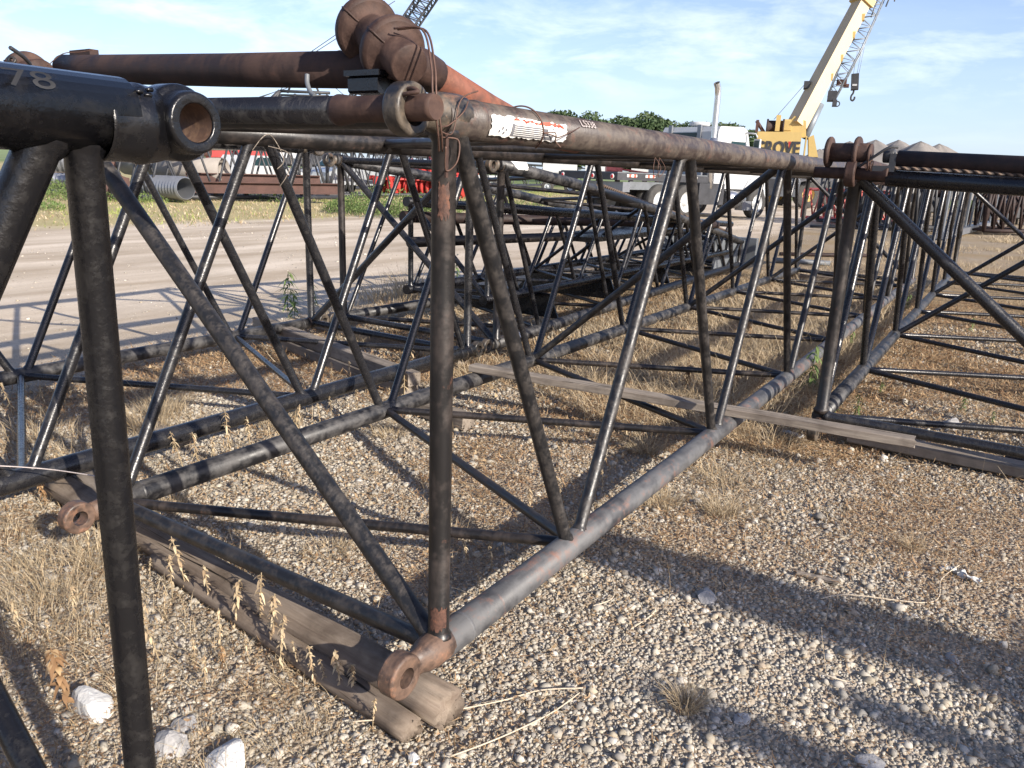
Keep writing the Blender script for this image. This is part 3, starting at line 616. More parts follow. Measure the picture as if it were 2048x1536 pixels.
# ------------------------------------------------------------------ ground
def ground_mat():
    m, nt, b = new_mat('yard_ground'); v = coords(nt)
    sx = nd(nt, 'ShaderNodeSeparateXYZ'); nt.links.new(v, sx.inputs[0]); X, Y = sx.outputs[0], sx.outputs[1]
    vo = nd(nt, 'ShaderNodeTexVoronoi', _Scale=62.); nt.links.new(v, vo.inputs['Vector'])
    vo2 = nd(nt, 'ShaderNodeTexVoronoi', _Scale=95.); nt.links.new(v, vo2.inputs['Vector'])
    rc = nd(nt, 'ShaderNodeSeparateColor'); nt.links.new(vo.outputs['Color'], rc.inputs[0])
    stone = mix(nt, rc.outputs[0], (.20, .165, .125, 1), (.48, .40, .30, 1))
    soil = mix(nt, noise(nt, v, 3., 6, .65), (.29, .24, .18, 1), (.43, .365, .285, 1))
    gap = ramp(nt, vo.outputs['Distance'], .25, .62)
    grav = mix(nt, gap, stone, soil)
    n1 = noise(nt, v, .9, 5, .6, .4); n0 = noise(nt, v, .22, 4, .55); nf = noise(nt, v, 34, 4, .7)
    litter = mix(nt, nf, (.16, .10, .055, 1), (.46, .35, .21, 1))
    far = ramp(nt, Y, 0, 1)           # more dry litter among the sections farther from the end
    fy = nd(nt, 'ShaderNodeMapRange'); fy.inputs[1].default_value = 3.; fy.inputs[2].default_value = 6.5; fy.inputs[3].default_value = -.10; fy.inputs[4].default_value = .20; nt.links.new(Y, fy.inputs[0])
    lm = ramp(nt, fmath(nt, 'ADD', n1, fy.outputs[0]), .50, .60)
    grav = mix(nt, lm, grav, litter)
    # dirt road band
    nr = noise(nt, v, 1.1, 4, .6); edge = fmath(nt, 'ADD', X, fmath(nt, 'MULTIPLY', fmath(nt, 'SUBTRACT', nr, .5), 1.2))
    dirt = mix(nt, noise(nt, v, .5, 6, .6, .5), (.62, .53, .415, 1), (.72, .625, .50, 1))
    dirt = mix(nt, ramp(nt, noise(nt, v, 14, 6, .75), .35, .75), mix(nt, .4, dirt, (.40, .33, .26, 1)), dirt)
    tk = noise(nt, coords(nt, 'Object', (1.1, .22, 1)), 1.0, 5, .6, .4); dirt = mix(nt, ramp(nt, tk, .36, .66), mix(nt, .93, dirt, (.35, .28, .20, 1)), dirt)
    spk = nd(nt, 'ShaderNodeTexVoronoi', _Scale=16.); nt.links.new(v, spk.inputs['Vector']); dirt = mix(nt, ramp(nt, spk.outputs['Distance'], .10, .16), (.33, .28, .22, 1), dirt)
    mr = lambda a, c: (lambda n: (setattr(n.inputs[1], 'default_value', a), setattr(n.inputs[2], 'default_value', c), nt.links.new(edge, n.inputs[0]), n.outputs[0])[-1])(nd(nt, 'ShaderNodeMapRange'))
    toroad = mr(-5.0, -6.4)
    c = mix(nt, toroad, grav, dirt)
    # field: grass beyond the road
    gr = mix(nt, noise(nt, v, 1.7, 6, .7), (.44, .35, .19, 1), (.30, .28, .13, 1))
    e2 = fmath(nt, 'ADD', X, fmath(nt, 'MULTIPLY', fmath(nt, 'SUBTRACT', noise(nt, v, .35, 5, .65), .5), 2.5))
    n = nd(nt, 'ShaderNodeMapRange'); n.inputs[1].default_value = -16.4; n.inputs[2].default_value = -17.6; nt.links.new(e2, n.inputs[0])
    c = mix(nt, n.outputs[0], c, gr)
    # far right yard: dirt with straw
    n = nd(nt, 'ShaderNodeMapRange'); n.inputs[1].default_value = 14.; n.inputs[2].default_value = 24.; nt.links.new(Y, n.inputs[0])
    yard = mix(nt, ramp(nt, noise(nt, v, .45, 6, .7), .42, .6), (.33, .27, .20, 1), (.30, .225, .13, 1))
    k = fmath(nt, 'MULTIPLY', n.outputs[0], fmath(nt, 'SUBTRACT', 1., toroad)); c = mix(nt, k, c, yard)
    n = nd(nt, 'ShaderNodeMapRange'); n.inputs[1].default_value = 60.; n.inputs[2].default_value = 90.; nt.links.new(Y, n.inputs[0])
    c = mix(nt, n.outputs[0], c, (.15, .19, .07, 1))
    nt.links.new(c, b.inputs['Base Color']); b.inputs['Roughness'].default_value = .95; b.inputs['Specular IOR Level'].default_value = .15
    peb = fmath(nt, 'SUBTRACT', 1., vo.outputs['Distance']); h = fmath(nt, 'MULTIPLY', peb, fmath(nt, 'SUBTRACT', 1., fmath(nt, 'MULTIPLY', toroad, .93)))
    h = fmath(nt, 'ADD', h, fmath(nt, 'MULTIPLY', noise(nt, v, 20, 5, .7), .35)); bump(nt, b, h, .9, .02)
    return m
MT['ground'] = ground_mat()
def gz(x, y):
    return .008*np.sin(x*1.7+.6*np.sin(y*1.1))*np.cos(y*1.3)+.005*np.sin(x*4.1+y*2.7)
def graded(lo, hi, a, b, step):
    s = list(np.arange(a, b, step)); e = [lo, lo*.5, lo*.25, a*3-60 if a < 0 else a-60, a-25, a-10]; e2 = [b, b+10, b+25, b+60, hi*.25, hi*.5, hi]
    return sorted(set([x for x in e if x < a]+s+e2))
gx = graded(-3000, 3000, -9, 4, .09); gy = graded(-3000, 5000, -3, 16, .09)
XX, YY = np.meshgrid(gx, gy, indexing='ij'); nx, ny = XX.shape
near = ((np.abs(XX+2.5) < 8) & (np.abs(YY-6.5) < 10)); ZZ = np.where(near, gz(XX, YY), 0)
V = np.c_[XX.ravel(), YY.ravel(), ZZ.ravel()]; I = np.arange(nx*ny).reshape(nx, ny)
Q = np.c_[I[:-1, :-1].ravel(), I[1:, :-1].ravel(), I[1:, 1:].ravel(), I[:-1, 1:].ravel()]
big_mesh('ground', V, Q, None, 'ground', 'structure', True)
# ------------------------------------------------------------------ value noise for scattering
_g = rng.random((256, 256))
def vnoise(x, y, s):
    x = x*s+100; y = y*s+100; xi = np.floor(x).astype(int); yi = np.floor(y).astype(int); fx = x-xi; fy = y-yi; fx = fx*fx*(3-2*fx); fy = fy*fy*(3-2*fy)
    G = lambda a, c: _g[a % 256, c % 256]
    return (G(xi, yi)*(1-fx)+G(xi+1, yi)*fx)*(1-fy)+(G(xi, yi+1)*(1-fx)+G(xi+1, yi+1)*fx)*fy
def inview(x, y, m=460):
    p = np.c_[x, y, np.zeros_like(x)]-np.array(CAM); z = p @ np.array(CW); u = 1024+F*(p @ np.array(CR))/z; w = 768-F*(p @ np.array(CU))/z
    return (z > .3) & (u > -m) & (u < 2048+m) & (w < 1536+m) & (w > 0)
def depth(x, y): return (np.c_[x, y, np.zeros_like(x)]-np.array(CAM)) @ np.array(CW)
def scatter(n, x0, x1, y0, y1, keep=None):
    x = rng.uniform(x0, x1, n); y = rng.uniform(y0, y1, n); k = inview(x, y)
    if keep is not None: k &= rng.random(n) < keep(x, y)
    return x[k], y[k]
ICO_V = np.array([(0, 0, -1), (.724, -.526, -.447), (-.276, -.851, -.447), (-.894, 0, -.447), (-.276, .851, -.447), (.724, .526, -.447), (.276, -.851, .447), (-.724, -.526, .447), (-.724, .526, .447), (.276, .851, .447), (.894, 0, .447), (0, 0, 1)])
ICO_F = np.array([(0, 1, 2), (1, 0, 5), (0, 2, 3), (0, 3, 4), (0, 4, 5), (1, 5, 10), (2, 1, 6), (3, 2, 7), (4, 3, 8), (5, 4, 9), (1, 10, 6), (2, 6, 7), (3, 7, 8), (4, 8, 9), (5, 9, 10), (6, 10, 11), (7, 6, 11), (8, 7, 11), (9, 8, 11), (10, 9, 11)])[:, ::-1]
def debris(x, y): return vnoise(x, y, 1.1)*.6+vnoise(x+9, y, 3.1)*.4
def pebbles():
    def keep(x, y):
        d = depth(x, y); k = np.clip((2.0/np.maximum(d, .5))**1.25, 0, 1); db = debris(x, y)
        k *= np.where(db > .54, .35, 1.)*np.clip((x+5.6)/1.0, .0, 1)
        return k
    x, y = scatter(900000, -6.6, 1.6, .2, 10, keep); xr, yr = scatter(30000, -17, -5.6, 2.5, 30, lambda a, b: np.clip(.25+.5*vnoise(a, b, .7)-.15, .05, 1)); x = np.r_[x, xr]; y = np.r_[y, yr]; n = len(x); d = depth(x, y)
    s = np.exp(rng.normal(math.log(.0050), .52, n)); s = np.clip(s, .003, .024)*np.clip((d/2.6)**.3, .9, 1.35)
    sc = s[:, None]*rng.uniform(.65, 1.25, (n, 3))*np.array([1, 1, .72])
    a = rng.uniform(0, 2*np.pi, n); b = rng.normal(0, .35, n); ca, sa, cb, sb = np.cos(a), np.sin(a), np.cos(b), np.sin(b)
    V = ICO_V[None]*rng.uniform(.62, 1.28, (n, 12, 1))*sc[:, None, :]
    X = V[..., 0]*ca[:, None]-V[..., 1]*sa[:, None]; Y = V[..., 0]*sa[:, None]+V[..., 1]*ca[:, None]; Z = V[..., 2]
    X, Z = X*cb[:, None]+Z*sb[:, None], -X*sb[:, None]+Z*cb[:, None]
    V = np.stack([X+x[:, None], Y+y[:, None], Z+(gz(x, y)+sc[:, 2]*(rng.uniform(-.25, .55, n)-1.1*np.clip(vnoise(x+31, y+7, .9)-.5, 0, 1)))[:, None]], -1)
    pal = np.array([(.42, .385, .32), (.37, .335, .275), (.325, .295, .25), (.47, .435, .37), (.265, .245, .215), (.38, .33, .25), (.30, .245, .185), (.51, .48, .425)])
    c = pal[rng.choice(8, n, p=[.24, .2, .15, .12, .09, .1, .04, .06])]*rng.uniform(.72, 1.05, (n, 1))
    Fc = (ICO_F[None]+(np.arange(n)*12)[:, None, None]).reshape(-1, 3)
    big_mesh('gravel', V.reshape(-1, 3), Fc, np.repeat(c, 12, 0), 'pebble')
    return n
NP = pebbles(); print('PEBBLES', NP)
# ------------------------------------------------------------------ blades: strips of quads
def blades(x, y, z, h, w, az, lean, curl, c0, c1, seg=3, tw=None):
    n = len(x); t = np.linspace(0, 1, seg+1)[None]; dx, dy = np.cos(az)[:, None], np.sin(az)[:, None]
    ang = lean[:, None]+curl[:, None]*t; st = 1/seg
    H = np.concatenate([np.zeros((n, 1)), np.cumsum(np.sin(ang[:, :-1])*st, 1)], 1)*h[:, None]; Vv = np.concatenate([np.zeros((n, 1)), np.cumsum(np.cos(ang[:, :-1])*st, 1)], 1)*h[:, None]
    ww = w[:, None]*(1-.8*t); tw = rng.uniform(0, np.pi, n)[:, None] if tw is None else tw[:, None]
    sx, sy = np.cos(tw), np.sin(tw)
    cx = x[:, None]+H*dx; cy = y[:, None]+H*dy; cz = np.maximum(z[:, None]+Vv, z[:, None]+.002)
    A = np.stack([cx-sx*ww, cy-sy*ww, cz], -1); B = np.stack([cx+sx*ww, cy+sy*ww, cz+ww*.4], -1)
    V = np.concatenate([A, B], 1).reshape(-1, 3); k = seg+1; b = (np.arange(n)*2*k)[:, None]; i = np.arange(seg)[None]
    Q = np.stack([b+i, b+i+1, b+k+i+1, b+k+i], -1).reshape(-1, 4)
    tt = np.concatenate([t, t], 1)[..., None]; C = (c0[:, None]*(1-tt)+c1[:, None]*tt).reshape(-1, 3)
    return V, Q, C
def join(parts):
    V, Q, C, o = [], [], [], 0
    for v, q, c in parts: V.append(v); Q.append(q+o); C.append(c); o += len(v)
    return np.concatenate(V), np.concatenate(Q), np.concatenate(C)
STRAW = np.array([(.46, .37, .24), (.38, .29, .18), (.55, .46, .32), (.31, .23, .14), (.43, .355, .25)])
BROWN = np.array([(.29, .175, .095), (.38, .25, .14), (.21, .125, .07), (.46, .33, .19)])
GREEN = np.array([(.12, .17, .05), (.16, .21, .07), (.09, .14, .045)])
def pick(P, n): return P[rng.integers(0, len(P), n)]*rng.uniform(.75, 1.2, (n, 1))
# dry litter lying flat
def litter():
    def keep(x, y):
        d = depth(x, y); return np.clip((3.2/np.maximum(d, .5))**1.2, 0, 1)*np.clip((debris(x, y)-.36)*5, .14, 1)*np.clip((x+5.8)/.9, 0, 1)
    x, y = scatter(600000, -6.5, 1.6, .2, 12, keep); n = len(x); d = depth(x, y)
    h = rng.uniform(.006, .042, n)*np.clip(d/3, .9, 2); w = rng.uniform(.0007, .0028, n)*np.clip(d/2.5, .9, 2.2)
    return blades(x, y, gz(x, y)+rng.uniform(.004, .024, n), h, w, rng.uniform(0, 6.28, n), rng.uniform(.9, 1.75, n), rng.normal(0, 1.2, n), pick(BROWN, n), pick(BROWN, n), 3)
L1 = litter()
def crumbs():
    # matted brown leaf bits, thickest between the sections and at the lower left
    def keep(x, y):
        d = depth(x, y); left = np.clip((-1.35-x)*2, 0, 1)*np.clip((1.75-y)*2, 0, 1); side = np.clip((debris(x+4, y+2)-.46)*6, 0, 1)*.9; alongc = np.exp(-((x+1.0)/.22)**2)*.5+np.exp(-((x+3.1)/.25)**2)*.6
        far = np.clip((y-3.4)*.8, 0, 1)*np.clip((x+2.9)*3, 0, 1)
        return np.clip(left*.9+side+alongc+far*.8, 0, 1)*np.clip((2.6/np.maximum(d, .5))**1.1, 0, 1)*np.clip((x+5.8)/.9, 0, 1)
    x, y = scatter(330000, -6.3, 1.6, .2, 11, keep); n = len(x); d = depth(x, y); h = rng.uniform(.005, .02, n)*np.clip(d/3, .9, 2)
    return blades(x, y, gz(x, y)+rng.uniform(.003, .02, n), h, h*rng.uniform(.12, .4, n), rng.uniform(0, 6.28, n), rng.uniform(.3, 1.7, n), rng.normal(0, 1.6, n), pick(BROWN, n)*1.15, pick(STRAW, n)*.95, 2)
L1 = join([L1, crumbs()])
big_mesh('dry_litter', *L1, 'straw')
# tufts of dry grass
def tuft(cx, cy, n, rad, hh, up=.6, pal=STRAW, wd=.0011):
    r = rad*np.sqrt(rng.random(n)); a = rng.uniform(0, 6.28, n); x = cx+r*np.cos(a); y = cy+r*np.sin(a); az = a+rng.normal(0, .7, n)
    h = hh*rng.uniform(.45, 1.15, n); d = float(depth(np.array([cx]), np.array([cy]))[0])
    return blades(x, y, gz(x, y), h, np.full(n, wd)*max(1, d/3.2)*rng.uniform(.7, 1.4, n), az, rng.uniform(.05, up, n), rng.uniform(.3, 1.9, n), pick(pal, n), pick(pal, n)*1.08, 4)
T = []
for px, py, n, rad, hh in [(1370, 1420, 230, .035, .10), (1825, 1100, 170, .05, .08), (1440, 1030, 240, .07, .11), (1320, 1010, 260, .09, .12), (1290, 905, 260, .09, .14), (330, 1010, 200, .10, .12), (120, 1160, 420, .22, .15), (60, 1250, 420, .22, .15), (20, 1100, 300, .2, .14), (200, 1120, 220, .12, .14), (290, 860, 260, .13, .22), (330, 830, 220, .12, .22),
    (480, 1130, 160, .1, .1), (660, 1110, 140, .1, .1), (780, 870, 160, .1, .12), (560, 850, 150, .12, .14), (780, 600, 300, .35, .35), (840, 590, 300, .3, .4), (700, 640, 200, .25, .25), (600, 1350, 120, .08, .07), (1130, 1060, 90, .05, .07), (900, 1070, 110, .07, .09), (180, 920, 260, .22, .14), (80, 880, 300, .25, .16)]:
    p = on(px, py); T.append(tuft(p.x, p.y, n, rad, hh))
def mat_grass(nc, x0, x1, y0, y1, nb, rad, hh, dens=lambda x, y: 1+0*x, up=1.1, pal=STRAW):
    x, y = scatter(nc, x0, x1, y0, y1, dens)
    for a, b in zip(x, y): T.append(tuft(a, b, nb, rad, hh*rnd.uniform(.6, 1.3), up, pal))
mat_grass(270, -2.65, -1.0, 4.2, 13, 110, .26, .23, up=1.5, pal=STRAW*1.25, dens=lambda x, y: np.clip(vnoise(x, y, 1.2)*1.6, .2, 1))
mat_grass(150, -3.3, -1.2, 4.3, 9, 80, .22, .2, up=1.5, pal=STRAW*1.2)
mat_grass(170, -1.1, 1.6, 4.6, 15, 50, .28, .07, lambda x, y: np.clip(vnoise(x+3, y, 1.2)*1.3-.2, .1, 1))
mat_grass(90, -5.0, -3.2, 4.4, 13, 70, .2, .16)
mat_grass(60, -1.15, -.85, 3.2, 8.5, 70, .12, .12)
mat_grass(200, -3.4, 3, 13, 30, 60, .5, .16, lambda x, y: np.clip(vnoise(x, y, .5)*1.6-.3, .05, 1))
mat_grass(50, -4.5, -3.0, .8, 2.8, 50, .16, .08)
mat_grass(170, -3.4, -1.3, .35, 1.35, 46, .10, .07, up=1.5)
mat_grass(60, -1.0, 1.2, 2.6, 4.2, 30, .10, .05, up=1.5)
mat_grass(46, -2.6, -1.2, 1.5, 4.0, 40, .09, .06, up=1.5)
big_mesh('dry_grass', *join(T), 'straw')
# fine straws standing alone
x, y = scatter(1500, -5, 1.5, .5, 8); n = len(x)
big_mesh('straw_stalks', *blades(x, y, gz(x, y), rng.uniform(.05, .2, n), rng.uniform(.0006, .0012, n)*np.clip(depth(x, y)/2, 1, 3), rng.uniform(0, 6.28, n), rng.uniform(.2, 1.5, n), rng.normal(.3, .6, n), pick(STRAW, n), pick(STRAW, n), 4), 'straw')
# roadside grass beyond the road
def roadside():
    P = []
    def d1(x, y): return np.clip((-15.9-x+1.6*(vnoise(x, y, .35)-.5))*1.2, 0, 1)*np.clip(vnoise(x, y, .6)*1.5, .25, 1)
    x, y = scatter(62000, -34, -15, 4, 62, d1); n = len(x); g = (vnoise(x+50, y, .25)+.35*vnoise(x, y, 1.7)) > .90+.0*x
    g |= (rng.random(n) < .12); c = np.where(g[:, None], pick(GREEN, n)*1.7+np.array([.10, .06, .02]), pick(STRAW, n)*1.12)
    h = rng.uniform(.03, .11, n)*(1+.6*g); w = rng.uniform(.008, .02, n)
    P.append(blades(x, y, 0*x, h, w, rng.uniform(0, 6.28, n), rng.uniform(0, .8, n), rng.uniform(.2, 1.2, n), c*.8, c, 3))
    return join(P)
big_mesh('roadside_grass', *roadside(), 'straw')
def weedpatch(cx, cy, rx, ry, n, hh):
    a = rng.uniform(0, 6.28, n); r = np.sqrt(rng.random(n)); x = cx+r*np.cos(a)*rx; y = cy+r*np.sin(a)*ry; k = np.maximum(0, 1-r*.7)
    z = rng.random(n)*hh*k; s = rng.uniform(.03, .09, n)
    return blades(x, y, z, s, s*.35, rng.uniform(0, 6.28, n), rng.uniform(-.6, 1.6, n), rng.normal(0, .8, n), pick(GREEN, n)*.95, pick(GREEN, n)*1.35, 2)
W = []
for px, py, rx, ry, n, hh in [(770, 432, 2.2, 1.2, 3600, 1.1), (720, 425, 1.4, 1., 1600, .7), (850, 436, 1.4, .9, 1800, .9), (950, 420, 2.0, 1, 1500, .6), (90, 395, 3., 1.4, 3200, .8), (60, 418, 1.2, .8, 900, .4), (250, 402, 2.2, 1, 1200, .5), (690, 418, .8, .6, 500, .4), (1020, 415, 1.5, 1, 900, .5), (480, 398, 4., .8, 1400, .5)]:
    p = on(px, py); W.append(weedpatch(p.x, p.y, rx, ry, n, hh))
big_mesh('roadside_weeds', *join(W), 'leaf')
# ------------------------------------------------------------------ individual dried weeds
def leaf_quad(b, p, d, L, w, droop, C, col_):
    d = Vector(d).normalized(); s = d.cross(Vector((0, 0, 1)));
    s = s.normalized() if s.length > 1e-3 else Vector((1, 0, 0)); pts = []
    for k in range(5):
        t = k/4; q = p+d*(L*t)+Vector((0, 0, -droop*L*t*t)); ww = w*math.sin(math.pi*min(1, .12+t*.88))+.0003; cup = .35*ww
        pts += [q-s*ww, q+Vector((0, 0, -cup)), q+s*ww]
    n = len(b.v); b.add(pts, [(3*k+j, 3*k+j+1, 3*k+4+j, 3*k+3+j) for k in range(4) for j in (0, 1)], True); C += [col_]*15
def weed_mesh(h, seed, pal, leaves=16, L=.028, top=True, width=.0085):
    rr = random.Random(seed); b = MB(); C = []
    bend = Vector((rr.uniform(-.12, .12), rr.uniform(-.12, .12), 0))*h
    pts = [Vector((0, 0, 0)), Vector((0, 0, h*.35))+bend*.2, Vector((0, 0, h*.7))+bend*.6, Vector((0, 0, h))+bend]
    pts = arc_wire(pts, 5); b.sweep(pts, [.0021*(1-.5*i/len(pts)) for i in range(len(pts))], 5); C += [tuple(x*.8 for x in pal[0])]*(len(b.v))
    for k in range(leaves):
        t = (k+rr.random())/leaves; t = t**.6 if top else t; t = .15+.85*t; i = min(len(pts)-1, int(t*(len(pts)-1))); p = pts[i]; a = rr.uniform(0, 6.28)
        c = pal[rr.randrange(len(pal))]; f = rr.uniform(.8, 1.2); leaf_quad(b, p, (math.cos(a), math.sin(a), rr.uniform(-.5, .7)), L*rr.uniform(.5, 1.15), width*rr.uniform(.5, 1.1), rr.uniform(.2, 1.3), C, tuple(x*f for x in c))
    return b, C
def plant(name, h, seed, pal, mat, **kw):
    b, C = weed_mesh(h, seed, pal, **kw); o = b.build(name, mat, fix=False)
    a = o.data.color_attributes.new('Col', 'FLOAT_COLOR', 'POINT'); a.data.foreach_set('color', np.c_[np.array(C), np.ones(len(C))].astype(np.float32).ravel()); return o
DRY = [(.52, .41, .26), (.60, .49, .32), (.40, .29, .18), (.47, .36, .23)]
RUSTY = [(.34, .21, .11), (.25, .15, .08), (.42, .29, .16)]
GRN = [(.13, .19, .06), (.17, .24, .08), (.10, .15, .05)]
protos = [plant('dried_weed', .17, s, DRY, 'straw', leaves=34+s*2 % 9, L=.017, width=.0038) for s in range(5)]
spots = [(945, 1205, .17, 'in front of the cracked round timber, farthest left in the row'), None]
# (pixel x, y of the foot, height, phrase)
WE0 = [(375, 1190, .17, 'behind the foreground post, left of the row along the timber'), (420, 1215, .13, 'second in the row along the cracked timber'), (468, 1262, .15, 'third in the row along the cracked timber'), (520, 1275, .17, 'fourth in the row along the cracked timber'), (545, 1300, .17, 'fifth in the row along the cracked timber'), (600, 1352, .09, 'short one between the row and the right end of the timber'), (682, 1398, .13, 'near the right end of the cracked timber'), (708, 1408, .11, 'beside another near the right end of the timber'),
      (330, 1240, .08, 'small and pale just right of the foreground post'), (390, 1330, .08, 'small, low, in front of the timber row'), (745, 1458, .08, 'tiny, in front of the pin eye of the main section'), (370, 950, .17, 'leafy, growing through the black section by its near chord'), (397, 958, .18, 'leafy, between the black section and the main section'), (462, 918, .20, 'tall and leafy over the near chord of the black section'), (500, 900, .14, 'beside the tall leafy one over the black chord'), (665, 842, .12, 'in front of the black chord, halfway along'), (712, 828, .12, 'right of another in front of the black chord'),
      (808, 800, .25, 'tall with many seed leaves, left of the main corner post'), (825, 760, .26, 'tall and bushy against the stacked timbers'), (735, 790, .14, 'in front of the stacked timbers'), (640, 765, .12, 'by the left part of the stacked timbers'), (720, 700, .15, 'behind a strut above the stacked timbers'), (27, 830, .16, 'at the left edge beside the far chord end'), (118, 835, .13, 'near the left edge over the thin cross brace'), (140, 800, .09, 'by the far left chord'), (248, 745, .08, 'small, just right of the foreground post at the far chord'), (1205, 990, .10, 'on the gravel under the main section right of the node'), (1185, 985, .08, 'small one beside a strut foot inside the main section'), (985, 1145, .10, 'in the shade beside the main post'), (935, 1130, .09, 'in the shade right of the main corner post'), (1010, 1120, .07, 'low one in the shade inside the main section'), (1160, 690, .2, 'dark and thin beside the long plank, inside the main section'), (1370, 880, .07, 'where two braces meet the right bottom chord'), (100, 1290, .07, 'in front of the foreground section, far left'), (150, 1240, .1, 'in the straw at the lower left')]
for k, (px, py) in enumerate([(300, 1165), (345, 1200), (440, 1300), (500, 1330), (560, 1345), (630, 1375), (655, 1385), (320, 1330), (280, 1300), (410, 1385), (85, 1170), (180, 1120), (40, 1270), (120, 1350), (430, 940), (350, 985), (540, 885), (590, 870), (640, 855), (780, 810), (850, 790), (700, 765), (665, 760), (600, 760), (50, 800), (90, 815), (170, 820), (560, 905), (1060, 1040), (880, 1150), (1120, 1010), (1245, 905), (1330, 900), (960, 1195)]): WE0.append((px, py, .07+.08*((k*37) % 10)/10, None))
for i, (px, py, h, ph) in enumerate([(a_, b_, c_*1.3, d_) for a_, b_, c_, d_ in WE0]):
    if i < 5: o = protos[i]
    else: o = protos[i % 5].copy(); col.objects.link(o)
    p = on(px, py); o.location = (p.x, p.y, 0); s = h/.17; o.scale = (s*1.05, s*1.05, s); o.rotation_euler = (rnd.uniform(-.12, .12), rnd.uniform(-.12, .12), rnd.uniform(0, 6.28))
    tag(o, 'dried tan weed '+ph if ph else 'small dried tan weed among many in the litter around the boom sections', 'weed', 'dried weeds among the boom sections' if ph else 'small dried weeds in the litter')
rp0 = plant('withered_weed', .17, 31, RUSTY, 'straw', leaves=44, L=.03, width=.007)
for i, (px, py, h, l) in enumerate([(135, 1420, .2, 'withered orange-brown weed beside the white rock at the lower left'), (445, 1335, .08, 'low orange-brown withered plant in front of the cracked timber'), (1370, 790, .22, 'withered brown plant standing behind the plank inside the main section'), (1495, 690, .22, 'withered brown plant at the foot of a strut near the right bottom chord'), (1665, 745, .2, 'withered brown plant between the main and right sections'), (90, 1010, .13, 'brown curled weed beside the left pin eye')]):
    o = rp0 if i == 0 else rp0.copy()
    if i: col.objects.link(o)
    p = on(px, py); o.location = (p.x, p.y, 0); s = h/.17; o.scale = (s, s, s); o.rotation_euler = (0, .1, i*1.3); tag(o, l, 'weed', 'withered brown weeds')
gp = plant('green_weed', .2, 44, GRN, 'leaf', leaves=34, L=.06, top=False, width=.006)
for i, (px, py, h, l) in enumerate([(1615, 780, .34, 'green weed growing against the right bottom chord, tallest of the green ones'), (1668, 830, .14, 'low green weed right of the corner of the right section'), (1715, 835, .16, 'green weed left of the plank end by the right section'), (1700, 700, .18, 'green weed between the two bottom chords'), (1812, 620, .2, 'green weed beside the far part of the right section'), (1925, 825, .12, 'light green tuft-like weed behind the plank end'), (1985, 845, .08, 'small light green weed near the right edge'), (1940, 665, .16, 'small green weed inside the right section'), (575, 625, .42, 'tall green weed at the edge of the road behind the black section'), (590, 640, .3, 'bushy green weed at the foot of the tall one by the road'), (628, 615, .3, 'green weed by the far post of the black section'), (912, 570, .3, 'dark green weed by the road left of the tapered section'), (1760, 790, .1, 'tiny green weed above the plank end')]):
    o = gp if i == 0 else gp.copy()
    if i: col.objects.link(o)
    p = on(px, py); o.location = (p.x, p.y, 0); s = h/.2; o.scale = (s, s, s); o.rotation_euler = (0, .08, i*1.7); tag(o, l, 'weed', 'green weeds')
# ------------------------------------------------------------------ rocks and scraps
def rock(px, py, sx, sy, sz, mat, label, seed, name='rock', cut=False):
    import bmesh
    rr = random.Random(seed); bm = bmesh.new(); bmesh.ops.create_icosphere(bm, subdivisions=3, radius=1)
    pl = [(Vector((rr.uniform(-1, 1), rr.uniform(-1, 1), rr.uniform(-.4, 1))).normalized(), rr.uniform(.55, .8)) for _ in range(11)]
    for v in bm.verts:
        for n, d in pl:
            k = v.co.dot(n)-d
            if k > 0: v.co -= n*k*.95
        v.co *= 1+rr.uniform(-.012, .012); v.co = Vector((v.co.x*sx, v.co.y*sy, max(v.co.z, -.4)*sz))
    me = bpy.data.meshes.new(name); bm.to_mesh(me); bm.free(); me.materials.append(MT[mat]); o = bpy.data.objects.new(name, me); col.objects.link(o)
    p = on(px, py); o.location = (p.x, p.y, sz*.28); o.rotation_euler = (0, 0, rr.uniform(0, 3)); tag(o, label, 'rock'); return o
rock(1413, 1200, .056, .042, .036, 'rock', 'flat grey rock alone on the gravel right of the main bottom chord', 1)
rock(190, 1420, .085, .06, .055, 'palerock', 'big white rock at the lower left beside the foreground post', 2)
rock(345, 1500, .06, .045, .04, 'rock', 'grey rock right of the foot of the foreground post', 5)
rock(370, 1455, .05, .035, .022, 'rock', 'reddish flat rock just behind the grey one at the bottom edge', 8)
rock(450, 1535, .085, .055, .04, 'palerock', 'white rock cut by the bottom edge of the picture', 12)
rock(830, 1522, .022, .018, .018, 'palerock', 'small round white rock near the bottom edge, below the timber end', 15)
rock(1480, 1440, .03, .025, .018, 'rock', 'small pale stone behind the dry tuft in the lower middle', 18)
rock(1905, 1320, .03, .022, .016, 'rock', 'small dark grey stone on the gravel at the lower right', 21)
rock(1900, 855, .09, .06, .06, 'rock', 'grey stone just right of the plank end', 24)
rock(1740, 1525, .045, .03, .018, 'rock', 'flat tan stone at the bottom edge on the right', 27)
m = MB(); 
p = on(1630, 1165)
beam('wood_chip', (p.x-.075, p.y+.0, .018), (p.x+.075, p.y+.02, .018), .022, .012, 'wood2', 'pale splinter of wood lying on the gravel at the right', .01, .002, 'wood scrap', seed=77)
p = on(1255, 1092); beam('wood_chip', (p.x-.03, p.y, .02), (p.x+.05, p.y+.05, .022), .02, .01, 'wood2', 'short pale wood chip beside the main bottom chord', .006, .002, 'wood scrap', seed=78)
